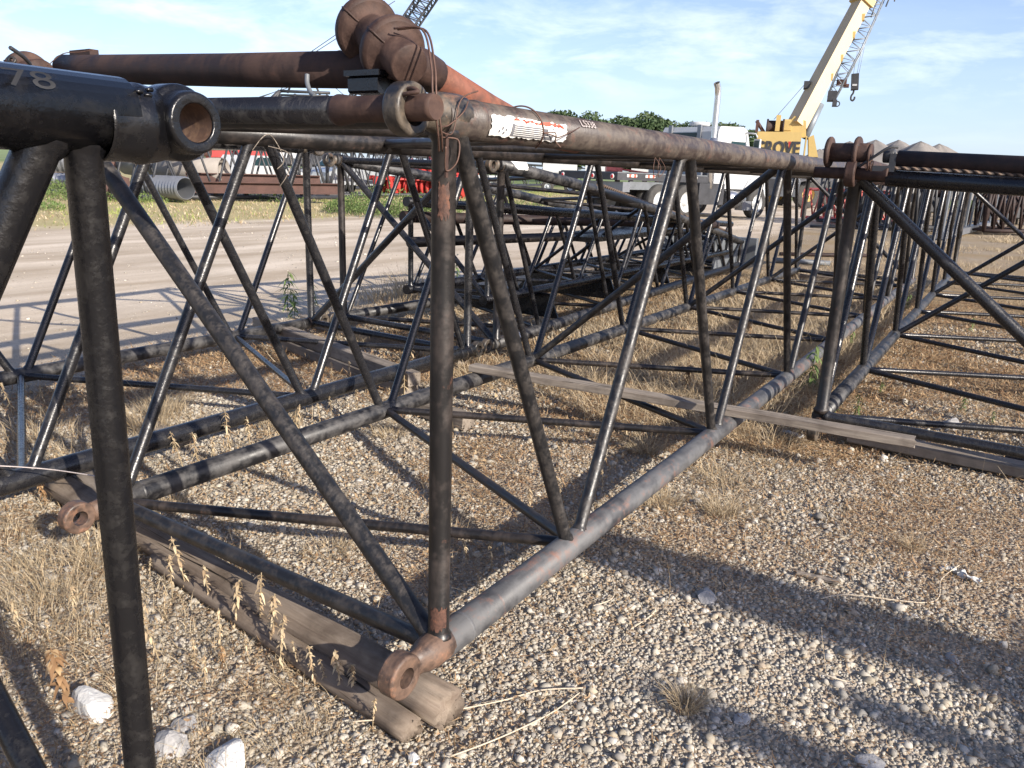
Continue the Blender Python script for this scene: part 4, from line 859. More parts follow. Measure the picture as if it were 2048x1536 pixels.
def crumple(px, py, s, mat, label, seed):
    rr = random.Random(seed); p = on(px, py); b = MB(); n = 12; vs = []
    for i in range(n):
        for j in range(5): vs.append((p.x+(i/n-.5)*s*2+rr.uniform(-.008, .008), p.y+(j/4-.5)*s*.5+.25*s*math.sin(i*.5)+rr.uniform(-.008, .008), .012+rr.uniform(0, .022)))
    fs = [(i*5+j, (i+1)*5+j, (i+1)*5+j+1, i*5+j+1) for i in range(n-1) for j in range(4)]
    b.add(vs, fs); b.add([(a, c, z-.004) for a, c, z in vs], [tuple(reversed(f)) for f in fs]); tag(b.build('plastic_scrap', mat, loc=(p.x, p.y, 0), fix=False), label, 'scrap'); 
crumple(1925, 1158, .075, 'dirtywhite', 'crumpled grey-white plastic rag on the gravel at the right', 3)
crumple(1585, 875, .07, 'dirtywhite', 'small pale plastic scrap in front of the right section corner', 6)
# bare twigs on the gravel
for i, (pts, l) in enumerate([([(700, 1460), (850, 1450), (1000, 1415), (1080, 1395), (1165, 1395)], 'long pale dry stem on the gravel, upper of the two crossing ones'), ([(900, 1530), (1000, 1495), (1100, 1440), (1158, 1400)], 'long pale dry stem at the bottom, lower of the two crossing ones'), ([(1185, 1225), (1220, 1215), (1228, 1190), (1222, 1160)], 'bent pale twig below the main bottom chord'), ([(1640, 1210), (1700, 1205), (1860, 1215), (1880, 1170), (1915, 1145)], 'thin curved root on the gravel at the right'), ([(1240, 1180), (1310, 1230), (1260, 1270)], 'short thin twig in the shade of the gravel'), ([(1625, 1355), (1660, 1372), (1690, 1375)], 'short orange twig on the gravel at the lower right')]):
    P3 = [Vector((on(a, c).x, on(a, c).y, .026+.006*math.sin(k*2))) for k, (a, c) in enumerate(pts)]
    tag(MB().sweep(arc_wire(P3, 6), .0022, 6).build('dry_twig', plain('dry_stem_%d' % i, (.5, .42, .31), .8, 0, .2, 30, 0), loc=P3[0]), l, 'twig')
w = MB(); w.sweep(arc_wire([on(-40, 930, .3), on(40, 934, .27), (on(110, 940, .25)), on(190, 952, .25)]), .0025, 6)
tag(w.build('dry_stalk', 'mark', loc=on(0, 930, .3)), 'pale straight stalk across the chord at the left edge', 'twig')
tag(MB().sweep(arc_wire([at(95, 132, 2.4), at(125, 108, 2.4), at(160, 104, 2.4), at(187, 100, 2.4)]), .0015, 5).build('loose_wire', 'wire', loc=at(95, 132, 2.4)), 'thin bent wire sticking up against the sky at the upper left', 'wire')
b = MB(); b.sweep(arc_wire([at(20, 95, 2.25), at(45, 112, 2.3), at(60, 128, 2.35)]), .006, 6); tag(b.build('cable_end', 'dark', loc=at(20, 95, 2.25)), 'short black cable end over the rusty hub at the upper left', 'cable')
# ================================================================== background
UP = Vector((0, 0, 1))
def local(o, fwd):
    f = Vector((fwd[0], fwd[1], 0)).normalized(); s = Vector((-f.y, f.x, 0)); o = Vector(o)
    return (lambda x, y, z: o+f*x+s*y+UP*z), (f, s, UP)
def wheel(root, c, ax, r, w, rim='white', rimr=.58, mat='rubber', spokes=0):
    a = Vector(ax).normalized(); c = Vector(c)
    t = MB().lathe(c, a, [(-w/2, r*rimr), (-w/2, r*.88), (-w*.42, r*.97), (-w*.3, r), (w*.3, r), (w*.42, r*.97), (w/2, r*.88), (w/2, r*rimr)], 36).build('tyre', mat, root)
    b = MB().lathe(c, a, [(w*.46, r*rimr), (w*.40, r*rimr*.92), (w*.1, r*rimr*.8), (w*.12, r*.22), (w*.36, r*.2), (w*.38, 0)], 28)
    b.lathe(c, a, [(-w*.46, r*rimr), (-w*.40, r*rimr*.92), (-w*.1, r*rimr*.8), (-w*.12, 0)], 28); _, s, u = frame(a)
    for k in range(8): 
        g = k*math.pi/4; b.tube(c+(s*math.cos(g)+u*math.sin(g))*r*.3+a*w*.1, c+(s*math.cos(g)+u*math.sin(g))*r*.3+a*w*.2, r*.035, 6)
    for k in range(spokes):
        g = k*2*math.pi/spokes; b.tube(c+a*w*.48, c+(s*math.cos(g)+u*math.sin(g))*r*.9+a*w*.48, r*.03, 6)
    b.build('rim', rim, root)
    return t
# ---- white flatbed truck, heading away to the right (scale as the yard)
K = 1.2
TR = thing('flatbed_truck', 'white flatbed truck with dark deck, striped reflective tape and a tall chrome exhaust stack', 'truck', (-10.7, 28.4, 0))
tp, tax = local((-10.75, 28.4, 0), (.31, .95))      # origin under the near rear wheel; x forward, y to its left
tp2 = lambda x, y, z: tp(x*K, y*K, z*K)
def tbox(root, name, mat, c, d, bev=0): return MB().box(tp2(*c), (d[0]*K, d[1]*K, d[2]*K), tax, bev*K).build(name, mat, root)
deck = tbox(TR, 'deck', 'dark', (-.9, 1.2, 1.22), (4.4, 2.5, .2))
tbox(TR, 'deck_floor', 'grey', (-.9, 1.2, 1.335), (4.3, 2.4, .03))
for k, x in enumerate((-2.5, -1.7, -.55, .3)):
    o = tbox(deck, 'reflective_tape', 'decal_white', (x, -.058, 1.25), (.42, .006, .075)); o.parent = deck
    tbox(deck, 'tape_red_block', 'decal_red', (x-.08, -.064, 1.25), (.1, .006, .075)); tbox(deck, 'tape_red_block', 'decal_red', (x+.13, -.064, 1.25), (.1, .006, .075))
for y in (.15, .95, 1.15, 2.25):
    MB().disc(tp2(-3.11, y, 1.22), tax[0], .075*K, .02, 18).build('marker_light_ring', 'decal_white', TR); MB().disc(tp2(-3.13, y, 1.22), tax[0], .05*K, .02, 18).build('marker_light', 'tail', TR)
tbox(TR, 'rear_bumper', 'galv', (-2.7, .7, .93), (.3, 1.5, .28)); tbox(TR, 'side_box', 'dark', (1.25, .15, .78), (1.3, .5, .66)); tbox(TR, 'side_rail', 'grey', (-1.6, .05, .98), (1.8, .06, .24))
tbox(TR, 'frame_rail', 'dark', (1.0, 1.2, .8), (7.4, .9, .25)); tbox(TR, 'mud_flap', 'dark', (-1.0, .3, .72), (.03, .6, .7))
for x in (0, -1.25): 
    for y in (0, .33, 2.1, 2.43): wheel(TR, tp2(x, y, .52), -tax[1], .52*K, .27*K, 'white', .6)
for y in (-.02, 2.4): wheel(TR, tp2(3.75, y, .5), -tax[1], .5*K, .28*K, 'white', .6)
MB().tube(tp2(2.1, .12, .62), tp2(3.05, .12, .62), .3*K, 20).build('fuel_tank', 'chrome', TR); tbox(TR, 'step', 'galv', (3.1, -.05, .42), (.5, .3, .3))
cab = MB(); prof = [(1.45, .95), (1.45, 2.72), (1.55, 2.88), (2.75, 2.92), (3.0, 2.82), (3.35, 1.95), (3.35, .95)]
cab.prism([tp2(x, .02, z) for x, z in prof], tax[1]*2.3*K); cab = cab.build('cab', 'white', TR)
hood = MB().prism([tp2(x, .35, z) for x, z in [(3.32, .9), (3.32, 1.92), (4.6, 1.68), (4.95, 1.5), (4.98, .8), (4.3, .8)]], tax[1]*1.65*K).build('hood', 'white', TR)
for y in (-.04, 2.06):
    arc = [(3.05, .62), (3.1, 1.0), (3.3, 1.25), (3.75, 1.33), (4.2, 1.22), (4.4, .95), (4.42, .7), (4.3, .7), (4.2, .95), (3.95, 1.12), (3.6, 1.12), (3.3, .95), (3.2, .62)]
    MB().prism([tp2(x, y, z) for x, z in arc], tax[1]*.42*K).build('fender', 'white', TR)
w_ = MB().box(tp2(1.435, 1.45, 2.52), (.02, 1.15*K, .34*K), tax, .0).build('rear_window', 'glass', cab)
MB().box(tp2(2.55, .01, 2.15), (.75*K, .02, .6*K), tax).build('side_window', 'glass', cab)
MB().prism([tp2(2.98, .2, 2.78), tp2(3.36, .2, 1.98), tp2(3.36, 2.14, 1.98), tp2(2.98, 2.14, 2.78)], tax[0]*.03).build('windscreen', 'glass', cab)
for y in (.75, 1.95): MB().box(tp2(1.42, y, 2.68), (.08, .14*K, .5*K), tax).build('cab_bracket', 'galv', cab)
MB().disc(tp2(2.1, 1.3, 3.0), (0, 0, 1), .34*K, .12*K, 20, .03).build('roof_cap', 'white', cab)
b = MB(); b.sweep([tp2(1.2, .0, .95), tp2(1.2, .0, 2.5)], .12*K, 18); b.build('muffler', 'chrome', TR)
b = MB(); b.sweep([tp2(1.2, .0, 2.48), tp2(1.2, .0, 3.75), tp2(1.17, .0, 3.98), tp2(1.08, 0.0, 4.12)], [.095*K, .095*K, .095*K, .10*K], 18, cap=False); st = b.build('exhaust_stack', 'chrome', TR); MB().disc(tp2(1.09, 0., 4.1), (-.6, 0, .8), .07*K, .01, 14).build('stack_mouth', 'dark', st)
b = MB(); b.sweep([tp2(2.9, .0, 2.75), tp2(3.0, -.3, 2.72), tp2(3.0, -.38, 2.6)], .025*K, 8); b.box(tp2(3.0, -.4, 2.2), (.08*K, .22*K, .72*K), tax, .02); b.sweep([tp2(2.95, .02, 1.75), tp2(3.0, -.38, 1.85)], .02, 6); mr_ = b.build('mirror', 'white', TR); MB().box(tp2(2.95, -.4, 2.2), (.03, .17*K, .62*K), tax).build('mirror_glass', 'glass', mr_)
tbox(TR, 'deck_cargo_rail', 'galv', (.9, 1.2, 1.5), (.08, 2.2, .3)); tbox(TR, 'headache_rack', 'galv', (1.15, 1.2, 1.6), (.06, 2.2, .4))
# ---- yellow telescopic crane
VR = Vector((CR.x, CR.y, 0)).normalized(); VA = Vector((-CR.y, CR.x, 0)).normalized()
o0 = on(1578, 417); kx_ = 1./((F/((o0-CAM) @ CW)))
cr_dir = (o0-CAM); cr_dir.z = 0; cr_dir.normalize(); cr_r = Vector((cr_dir.y, -cr_dir.x, 0))
def gp_(x, y, z): return o0+cr_r*x+cr_dir*y+UP*z
cax = (cr_r, cr_dir, UP); D0 = (o0-CAM) @ CW; S_ = D0/F       # metres per photo pixel here
def px_(x, y, v=0.): return gp_((x-.14*(417-y)-1578)*S_*.97, v, (417-y)*S_*1.03+(x-1578)*S_*.045)
CRN = thing('telescopic_crane', 'yellow telescopic crane with its boom raised to the right, behind the white truck', 'crane', o0)
def pb(root, name, mat, x0, y0, x1, y1, v0, v1, bev=0):
    a = px_(x0, y1, 0); c = px_(x1, y0, 0); m = (a+c)/2
    return MB().box(gp_((m-o0) @ cr_r, (v0+v1)/2, m.z), (abs((c-a) @ cr_r), v1-v0, abs(c.z-a.z)), cax, bev).build(name, mat, root)
cw = pb(CRN, 'counterweight', 'yellow', 1512, 277, 1604, 322, 0, 2.4)
pb(CRN, 'side_plate', 'yellow', 1606, 284, 1614, 322, .1, 3.2)
m = MB(); m.prism([px_(1616, 286, .2), px_(1626, 282, .2), px_(1634, 322, .2), px_(1616, 322, .2)], cr_dir*2.5); m.build('turntable_plate', 'yellow', CRN)
vs, fs = text_mesh('GROVE', 1.0); wtx = max(v[0] for v in vs); a = px_(1511, 314, -.03); W_ = 84*S_/wtx
vs_g, fs_g = text_mesh('GRO', 1.); xg = max(v[0] for v in vs_g)
def letters(s, x0, mat, sc=None, bold=.024):
    v, f = text_mesh(s, 1.); b = MB()
    for dx in (-1, 0, 1):
        for dz in (-1, 0, 1): b.add([a+cr_r*((x0+p[0]+dx*bold*1.6)*W_)+UP*((p[1]+dz*bold)*W_*1.35)-cr_dir*(.002*(dx+1)+.004*(dz+1)) for p in v], f)
    return b.build('lettering', mat, cw, fix=False)
adv = [0]
for s in ('G', 'GR', 'GRO', 'GROV'):
    v, f = text_mesh(s+'I', 1.); v2, f2 = text_mesh('I', 1.); adv.append(max(p[0] for p in v)-max(p[0] for p in v2))
for ch_, x0, mt in zip('GROVE', adv, ('dark', 'dark', 'dark', 'dark', 'dark')): letters(ch_, x0, mt)
m = MB(); vx = adv[3]; m.prism([a+cr_r*((vx+dx)*W_)+UP*(z*W_*1.35)-cr_dir*.03 for dx, z in ((.22, .70), (.42, .70), (.32, .32))], -cr_dir*.01); m.build('red_emblem', 'red', cw)
dr = MB(); dr.lathe(px_(1535, 263, 1.0), cr_r, [(0, 0), (0, 15*S_), (.1, 15*S_), (.1, 12*S_), (.9, 12*S_), (.9, 15*S_), (1.0, 15*S_), (1.0, 0)], 28); dr.build('winch_drum', 'rustdark', CRN)
m = MB(); m.box(px_(1558, 258, 1.0), (.25, .9, .9), cax); m.box(px_(1575, 262, 1.2), (.5, .5, .7), cax, .08); m.box(px_(1590, 267, 1.4), (.4, .7, .5), cax, .08); m.build('winch_frame', 'yellow', CRN)
m = MB(); m.box(px_(1517, 262, .8), (.16, .3, .7), cax); m.sweep([px_(1516, 252, .8), px_(1530, 274, .8)], .1, 8); m.build('winch_arm', 'brown', CRN)
m = MB(); m.prism([px_(1568, 285, 1.), px_(1568, 268, 1.), px_(1590, 245, 1.), px_(1612, 255, 1.), px_(1612, 285, 1.)], cr_dir*.25); m.build('boom_foot', 'yellow', CRN)
# boom: two-face box tapering in steps
def boxbeam(name, mat, p, q, w0, h0, w1, h1, root, roll=0.):
    d = (q-p).normalized(); s = cr_r-d*(cr_r @ d); s.normalize(); u = d.cross(s); Rm = Matrix.Rotation(roll, 3, d); s = Rm @ s; u = Rm @ u
    vs = []
    for c, w, h in ((p, w0, h0), (q, w1, h1)):
        for i, j in ((-1, -1), (1, -1), (1, 1), (-1, 1)): vs.append(c+s*(w/2*i)+u*(h/2*j))
    return MB().add(vs, [(3, 2, 1, 0), (4, 5, 6, 7), (0, 1, 5, 4), (1, 2, 6, 5), (2, 3, 7, 6), (3, 0, 4, 7)]).build(name, mat, root), s, u
B0, B1 = px_(1594, 262, 1.3), px_(1733, 14, 4.2)
bm0, bs, bu = boxbeam('boom', 'cream', B0, B1, .84, .92, .72, .78, CRN, math.radians(42))
hd0 = boxbeam('boom_head', 'yellow', B0.lerp(B1, .90), B0.lerp(B1, .945), 1.0, 1.05, 1.0, 1.05, CRN, math.radians(42))
boxbeam('boom_section', 'dark', B1-(B1-B0)*.03, B1+(B1-B0)*.035, .75, .8, .7, .7, CRN, math.radians(42))
sh = MB()
for k in range(3): sh.disc(B1+(B1-B0)*.03+cr_r*(-.15+.2*k)+UP*.1, (1, .3, .2), .38, .08, 20)
sh.build('head_sheave', 'dark', CRN)
m = MB(); m.box(B0.lerp(B1, .30)-cr_r*.62, (.35, .5, .45), cax, .05); m.build('cable_reel', 'dark', CRN)
for k, t in enumerate((.36, .5, .67, .80)):
    m = MB(); m.box(B0.lerp(B1, t)+cr_r*.48, (.22, .35, .4), cax, .04); m.build('boom_bracket', 'yellow', CRN)
m = MB(); m.sweep([px_(1610, 285, 1.6), px_(1641, 222, 2.3)], .21, 16); m.build('lift_cylinder', 'steelgrey', CRN)
m = MB(); m.sweep([px_(1550, 250, 1.0), px_(1616, 178, 2.4)], .015, 5); m.build('hoist_rope', 'dark', CRN)
# stowed lattice jib
J0, J1 = px_(1663, 208, 2.4), px_(1756, 18, 4.6); jd = (J1-J0).normalized(); js = (cr_r-jd*(cr_r @ jd)).normalized(); ju = jd.cross(js)
jib = MB(); cor = [(-.42, -.35), (.42, -.35), (.42, .35), (-.42, .35)]
def jp(t, i): 
    w = .55+.45*min(1, t*2.2) if t < .45 else 1-.25*(t-.45); return J0.lerp(J1, t)+js*(cor[i][0]*w)+ju*(cor[i][1]*w)
for i in range(4): jib.sweep([jp(0, i), jp(.45, i), jp(1, i)], .045, 8)
for k in range(18):
    t0, t1 = k/18, (k+1)/18
    for i in range(4):
        j = (i+1) % 4; jib.tube(jp(t0, i if k % 2 else j), jp(t1, j if k % 2 else i), .022, 5)
        if k % 3 == 0: jib.tube(jp(t0, i), jp(t0, j), .02, 5)
jib.build('stowed_jib', 'steelgrey', CRN)
m = MB(); m.box(J0, (.5, .5, .6), cax, .05); m.box(J0-jd*.35+js*.3, (.25, .3, .4), cax, .04); m.ring(J0-jd*.35+js*.45, cr_dir, .17, .11, .08, 20, .01); m.build('jib_foot', 'dark', CRN)
m = MB(); m.box(px_(1682, 182, 3), (.55, .4, .35), cax, .04); m.box(px_(1691, 188, 3), (.3, .3, .2), cax, .04); m.build('jib_block', 'brown', CRN)
m = MB(); A_, B_, C_, D_ = px_(1752, 30, 4.6), px_(1757, 0, 4.6), px_(1785, 2, 4.6), px_(1784, 34, 4.6)
for p, q in ((A_, B_), (B_, C_), (C_, D_), (px_(1768, 42, 4.6), C_), (B_, px_(1760, -30, 4.6)), (C_, px_(1782, -30, 4.6)), (px_(1740, 60, 4.4), A_)): m.tube(p, q, .045, 6)
m.build('jib_tip_frame', 'steelgrey', CRN)
hb = px_(1711, 176, 4.6); hk = thing('hook_block', 'black hook block hanging on ropes from the yellow crane', 'hook block', hb)
MB().box(hb, (.42, .4, .95), (Vector((cr_r*.99+UP*.1)), cr_dir, Vector(UP-cr_r*.1).normalized()), .05).build('block_body', 'dark', hk)
MB().box(hb-UP*.2-cr_dir*.22, (.26, .05, .12), cax, .02).build('block_plate', 'white', hk)
m = MB(); m.sweep(arc_wire([hb-UP*.42, hb-UP*.62, hb-UP*.8-cr_r*.09, hb-UP*1.0-cr_r*.08, hb-UP*1.07+cr_r*.03, hb-UP*.95+cr_r*.11, hb-UP*.84+cr_r*.10]), .055, 10); m.build('hook', 'dark', hk)
m = MB()
for x in (-.15, .15, .05): m.tube(hb+cr_r*x+UP*.4, px_(1714+x*6, 112, 4.6)+cr_r*(.25+x)+UP*0, .012, 4)
m.build('hoist_rope', 'steelgrey', hk)
# carrier
pb(CRN, 'carrier_body', 'grey', 1512, 352, 1602, 392, .3, 6.5); pb(CRN, 'rear_panel', 'dark', 1528, 362, 1558, 390, .1, .3); pb(CRN, 'tail_lamp', 'tail', 1512, 360, 1522, 384, .05, .3); pb(CRN, 'slewing_ring', 'dark', 1540, 322, 1608, 352, .5, 2.6)
pb(CRN, 'outrigger_box', 'galv', 1500, 376, 1508, 410, .1, .7); pb(CRN, 'outrigger_box', 'grey', 1600, 330, 1640, 362, .5, 3.5)
m = MB(); c = px_(1587, 370, .22); m.ring(c, cr_dir, .38, .34, .04, 28, .008)
for k in range(8): m.tube(c, c+(cr_r*math.cos(k*.785)+UP*math.sin(k*.785))*.36, .014, 5)
m.build('cage_fan', 'galv', CRN)
wheel(CRN, px_(1612, 392, 1.3), -cr_dir*.9+cr_r*.45, .80, .55, 'yellow', .5); wheel(CRN, px_(1655, 392, 4.5), -cr_dir*.5+cr_r*.9, .80, .55, 'yellow', .5); wheel(CRN, px_(1530, 394, 1.3), -cr_dir*.9+cr_r*.45, .80, .55, 'yellow', .5); wheel(CRN, px_(1548, 394, 5.5), -cr_dir*.9+cr_r*.45, .80, .55, 'yellow', .5)
# ---- dark lattice crane on the horizon
g0 = on(600, 342); gd = (g0-CAM) @ CW; g0 = CAM+ (CW+CR*((610-1024)/F)-CU*((380-768)/F))*75; g0.z = 0
DC = thing('lattice_crane', 'dark lattice crane far behind, boom rising off the top of the picture', 'crane', g0)
def far(x, y, d=75): return at(x, y, d)
def lattice(root, name, mat, p, q, w, h, nb, rc, rl, side=None):
    p, q = Vector(p), Vector(q); d = (q-p).normalized(); s = side or VR; s = (s-d*(s @ d)).normalized(); u = d.cross(s); b = MB()
    cor = [(-1, -1), (1, -1), (1, 1), (-1, 1)]; P_ = lambda t, i: p.lerp(q, t)+s*(cor[i][0]*w/2)+u*(cor[i][1]*h/2)
    for i in range(4): b.tube(P_(0, i), P_(1, i), rc, 8)
    for k in range(nb):
        for i in range(4):
            j = (i+1) % 4; b.tube(P_(k/nb, i), P_((k+.5)/nb, j), rl, 5); b.tube(P_((k+.5)/nb, j), P_((k+1)/nb, i), rl, 5)
            if k % 4 == 0: b.tube(P_(k/nb, i), P_(k/nb, j), rl, 5)
    return b.build(name, mat, root)
lattice(DC, 'boom', 'dark', far(670, 268), far(838, 20), 1.4, 1.2, 22, .10, .05); lattice(DC, 'boom', 'dark', far(838, 20), far(930, -115), 1.4, 1.2, 12, .10, .05)
m = MB()
for (x0, y0, x1, y1) in ((604, 116, 770, 2), (612, 116, 790, 2), (622, 117, 688, 98), (560, 182, 606, 116), (575, 182, 612, 116), (500, 200, 575, 176), (470, 215, 560, 180), (690, 192, 650, 158), (735, 155, 610, 117)): m.tube(far(x0, y0), far(x1, y1), .035, 5)
m.build('pendant_rope', 'dark', DC)
m = MB()
for (x0, y0, x1, y1, r) in ((535, 205, 560, 182, .2), (548, 203, 560, 182, .15), (560, 182, 660, 186, .14), (560, 190, 655, 192, .1), (575, 186, 605, 112, .1), (640, 190, 605, 112, .1), (622, 214, 625, 186, .12), (590, 214, 590, 188, .12), (655, 190, 640, 205, .1), (600, 112, 614, 112, .3), (560, 190, 575, 262, .14), (655, 190, 640, 262, .14), (590, 190, 560, 262, .1), (622, 190, 650, 262, .1)): m.tube(far(x0, y0), far(x1, y1), r, 8)
m.build('gantry', 'dark', DC)
m = MB(); c = far(600, 235); m.box(Vector((c.x, c.y, 2.6)), (5.5, 3.5, 2.6), (VR, VA, UP), .2); m.build('machine_house', 'dark', DC)
for s_ in (-1, 1):
    m = MB(); c2 = Vector((c.x, c.y, .6))+VA*(s_*1.6); m.box(c2, (6, .8, 1.2), (VR, VA, UP), .4); m.build('crawler_track', 'dark', DC)
# ---- trees
def leafcloud(name, blobs, n, s, pal):
    P3 = []; Cc = []
    for (cx, cy, cz, r) in blobs:
        m = int(n*r**2/sum(b[3]**2 for b in blobs)); a = rng.normal(size=(m, 3)); a /= np.linalg.norm(a, axis=1)[:, None]; rad = r*rng.uniform(.55, 1.06, m)**.7
        p = a*rad[:, None]*np.array([1, 1, .85])+np.array([cx, cy, cz]); P3.append(p)
        Cc.append(np.array(pal)[rng.integers(0, len(pal))]*rng.uniform(.7, 1.25, (m, 1)))
    p = np.concatenate(P3); c = np.concatenate(Cc); m = len(p); t1 = rng.normal(size=(m, 3)); t1 /= np.linalg.norm(t1, axis=1)[:, None]; t2 = np.cross(t1, rng.normal(size=(m, 3))); t2 /= np.linalg.norm(t2, axis=1)[:, None]
    ss = s*rng.uniform(.5, 1.2, (m, 1)); V = np.stack([p-t1*ss, p-t2*ss*.6, p+t1*ss, p+t2*ss*.6], 1).reshape(-1, 3)
    return V, np.arange(4*m).reshape(-1, 4), np.repeat(c, 4, 0)
TP = [(.075, .115, .05), (.10, .145, .065), (.06, .095, .045), (.12, .16, .08)]
tprotos = []
for s in range(4):
    rr = random.Random(50+s); bl = []
    for k in range(17):
        a = rr.uniform(0, 6.28); q = rr.uniform(0, 3.4); z = rr.uniform(2.6, 9.6); q *= 1-.5*abs(z-5.6)/4.2; bl.append((math.cos(a)*q, math.sin(a)*q, z, rr.uniform(.7, 1.9)))
    t = thing('tree', 'tmp', 'tree', (0, 0, 0)); V, Q, C_ = leafcloud('crown', bl, 3600, .30, TP); o = big_mesh('crown', V, Q, C_, 'leaf', None); o.parent = t
    b = MB(); b.sweep([(0, 0, 0), (.1, 0, 2), (-.1, .1, 4.2), (0, 0, 6.5)], [.38, .28, .2, .08], 10)
    for k in range(6): b.sweep([(0, 0, 2.5+k*.5), (math.cos(k*1.9)*1.2, math.sin(k*1.9)*1.2, 4+k*.6), (math.cos(k*1.9)*2.3, math.sin(k*1.9)*2.3, 5.3+k*.6)], [.14, .09, .03], 7)
    o2 = b.build('trunk', 'brown', t, (0, 0, 0)); tprotos.append(t)
TS = [(1158, 205, 140, 'tallest tree, standing alone left of the tree line', 0), (1132, 222, 142, 'small tree left of the tallest one', 1), (1205, 226, 150, 'low round tree right of the tallest one', 2), (1245, 219, 145, 'broad tree, leftmost of the dense group', 3), (1272, 224, 150, 'tree second from the left of the dense group', 0), (1300, 221, 142, 'tree in the middle of the dense group', 1), (1325, 226, 146, 'tree just right of the middle of the dense group', 2), (1348, 238, 140, 'tree at the right end of the dense group, just left of the truck cab', 3), (1372, 244, 150, 'tree showing above the truck roof', 1), (1408, 234, 150, 'tree behind the roof of the truck, left of the exhaust stack', 0), (1432, 233, 145, 'tree directly behind the exhaust stack', 2), (1460, 238, 150, 'tree between the exhaust stack and the mirror', 3), (1484, 246, 146, 'tree just left of the yellow crane, behind the mirror', 1), (1503, 268, 152, 'low tree half hidden by the counterweight', 0)]
for i, (px, py, d, l, k) in enumerate(TS):
    o = tprotos[k] if i == [j for j, t in enumerate(TS) if t[4] == k][0] else copy_tree(tprotos[k])
    p = at(px, py, d); s = p.z/10.9; o.location = (p.x, p.y, -.1); o.scale = (s*1.15, s*1.15, s); o.rotation_euler = (0, 0, i*1.1); o['label'] = 'green '+l; o['group'] = 'trees on the horizon'
# ---- gravel piles
def mound(c, r, h, seed, label):
    rr = random.Random(seed); n, mrings = 40, 14; b = MB(); vs = []
    for j in range(mrings+1):
        t = j/mrings
        for k in range(n):
            g = 2*math.pi*k/n; q = r*(1-t)*(1+.10*math.sin(3*g+seed)+.05*math.sin(8*g+seed*2)+rr.uniform(-.02, .02)); vs.append((c.x+q*math.cos(g), c.y+q*math.sin(g), h*(t**.93)*(1 if t < .93 else .985)+rr.uniform(-.06, .06)))
    b.add(vs, [(j*n+k, j*n+(k+1) % n, (j+1)*n+(k+1) % n, (j+1)*n+k) for j in range(mrings) for k in range(n)], True)
    o = b.build('gravel_pile', 'mound', loc=(c.x, c.y, 0)); tag(o, label, 'gravel pile', 'gravel piles at the skyline')
for i, (x, y, d, l) in enumerate([(1640, 297, 135, 'gravel pile just right of the yellow crane, leftmost of the row'), (1668, 288, 150, 'gravel pile behind the rusty hub, second from the left'), (1700, 281, 140, 'gravel pile behind the right flange of the hub'), (1752, 278, 125, 'broad gravel pile right of the hub'), (1798, 278, 145, 'gravel pile third from the right of the row'), (1842, 281, 122, 'gravel pile second from the right of the row'), (1879, 286, 128, 'gravel pile at the right end of the row')]):
    p = at(x, y, d); mound(Vector((p.x, p.y, 0)), p.z*1.7, p.z, i+1, l)
# ---- far side of the road, left: scrap steel and machines
ROADY = Vector((.0, 1, 0))
def gcorr(px, py, r, L, axd, label, mat='galv', d=None, open_=True):
    """corrugated culvert pipe lying on the ground"""
    p = on(px, py); a = Vector(axd).normalized(); c = Vector((p.x, p.y, r)); b = MB(); n = int(L/.075); prof = []
    for i in range(n*2+1): prof.append((L*i/(2*n), r*(1 if i % 2 else .955)))
    prof += [(L, r*.9), (0, r*.9), (0, r*.955)]
    b.lathe(c, a, prof, 32, False); tag(b.build('culvert_pipe', mat, loc=c), label, 'pipe')
gcorr(165, 348, .62, 3.0, (-.75, -.66, 0), 'large corrugated steel pipe at the far left beyond the road') if False else None
def place_tube(name, a, c, r, mat, label, seg=24, r2=None, ri=None):
    a, c = Vector(a), Vector(c); b = MB()
    if ri: d = (c-a).normalized(); L = (c-a).length; b.lathe(a, d, [(0, ri), (0, r), (L, r2 or r), (L, ri), (0, ri)], seg)
    else: b.tube(a, c, r, seg, r2)
    return tag(b.build(name, mat, loc=a), label, 'pipe')
def culvert(pa, pc, d0, d1, r, label):
    a, c = at(*pa, d0), at(*pc, d1); d = (c-a).normalized(); L = (c-a).length; n = max(6, int(L/.11)); n = max(6, int(L/.17)); prof = [(L*i/(2*n), r*(1 if i % 2 else .89)) for i in range(2*n+1)]+[(L, r*.86), (0, r*.86), (0, r*.93)]
    tag(MB().lathe(a, d, prof, 36, False).build('culvert_pipe', 'galv', loc=a), label, 'pipe')
culvert((70, 322), (152, 318), 31, 31.5, .58, 'big corrugated steel pipe, left of the foreground post, beyond the road')
culvert((285, 372), (372, 377), 28.5, 27.2, .42, 'smaller corrugated steel pipe with its open end to the right, beyond the road')
culvert((100, 358), (150, 362), 29, 29, .25, 'thin corrugated pipe below the big one')
place_tube('pipe', at(255, 318, 31.5), at(325, 330, 31), .62, 'galv', 'pale galvanised pipe with a white end behind the brown plate', ri=.52)
place_tube('pipe', at(320, 338, 30.5), at(448, 340, 30), .46, 'concrete', 'thick tan pipe beyond the road, above the long rusty beams', ri=.4)
place_tube('pipe', at(220, 300, 33), at(420, 303, 33), .22, 'brown', 'long brown pipe on top of the scrap stack beyond the road')
place_tube('pipe', at(330, 290, 34), at(470, 292, 34), .2, 'concrete', 'thin tan pipe behind the scrap stack beyond the road')
def ibeam(a, c, h, w, mat, label):
    a, c = Vector(a), Vector(c); d = (c-a).normalized(); s = d.cross(UP).normalized(); u = s.cross(d); b = MB(); L = (c-a).length; m = (a+c)/2
    b.box(m+u*h*.46, (L, w, h*.08), (d, s, u)); b.box(m-u*h*.46, (L, w, h*.08), (d, s, u)); b.box(m, (L, w*.12, h*.84), (d, s, u)); return tag(b.build('steel_beam', mat, loc=a), label, 'beam')
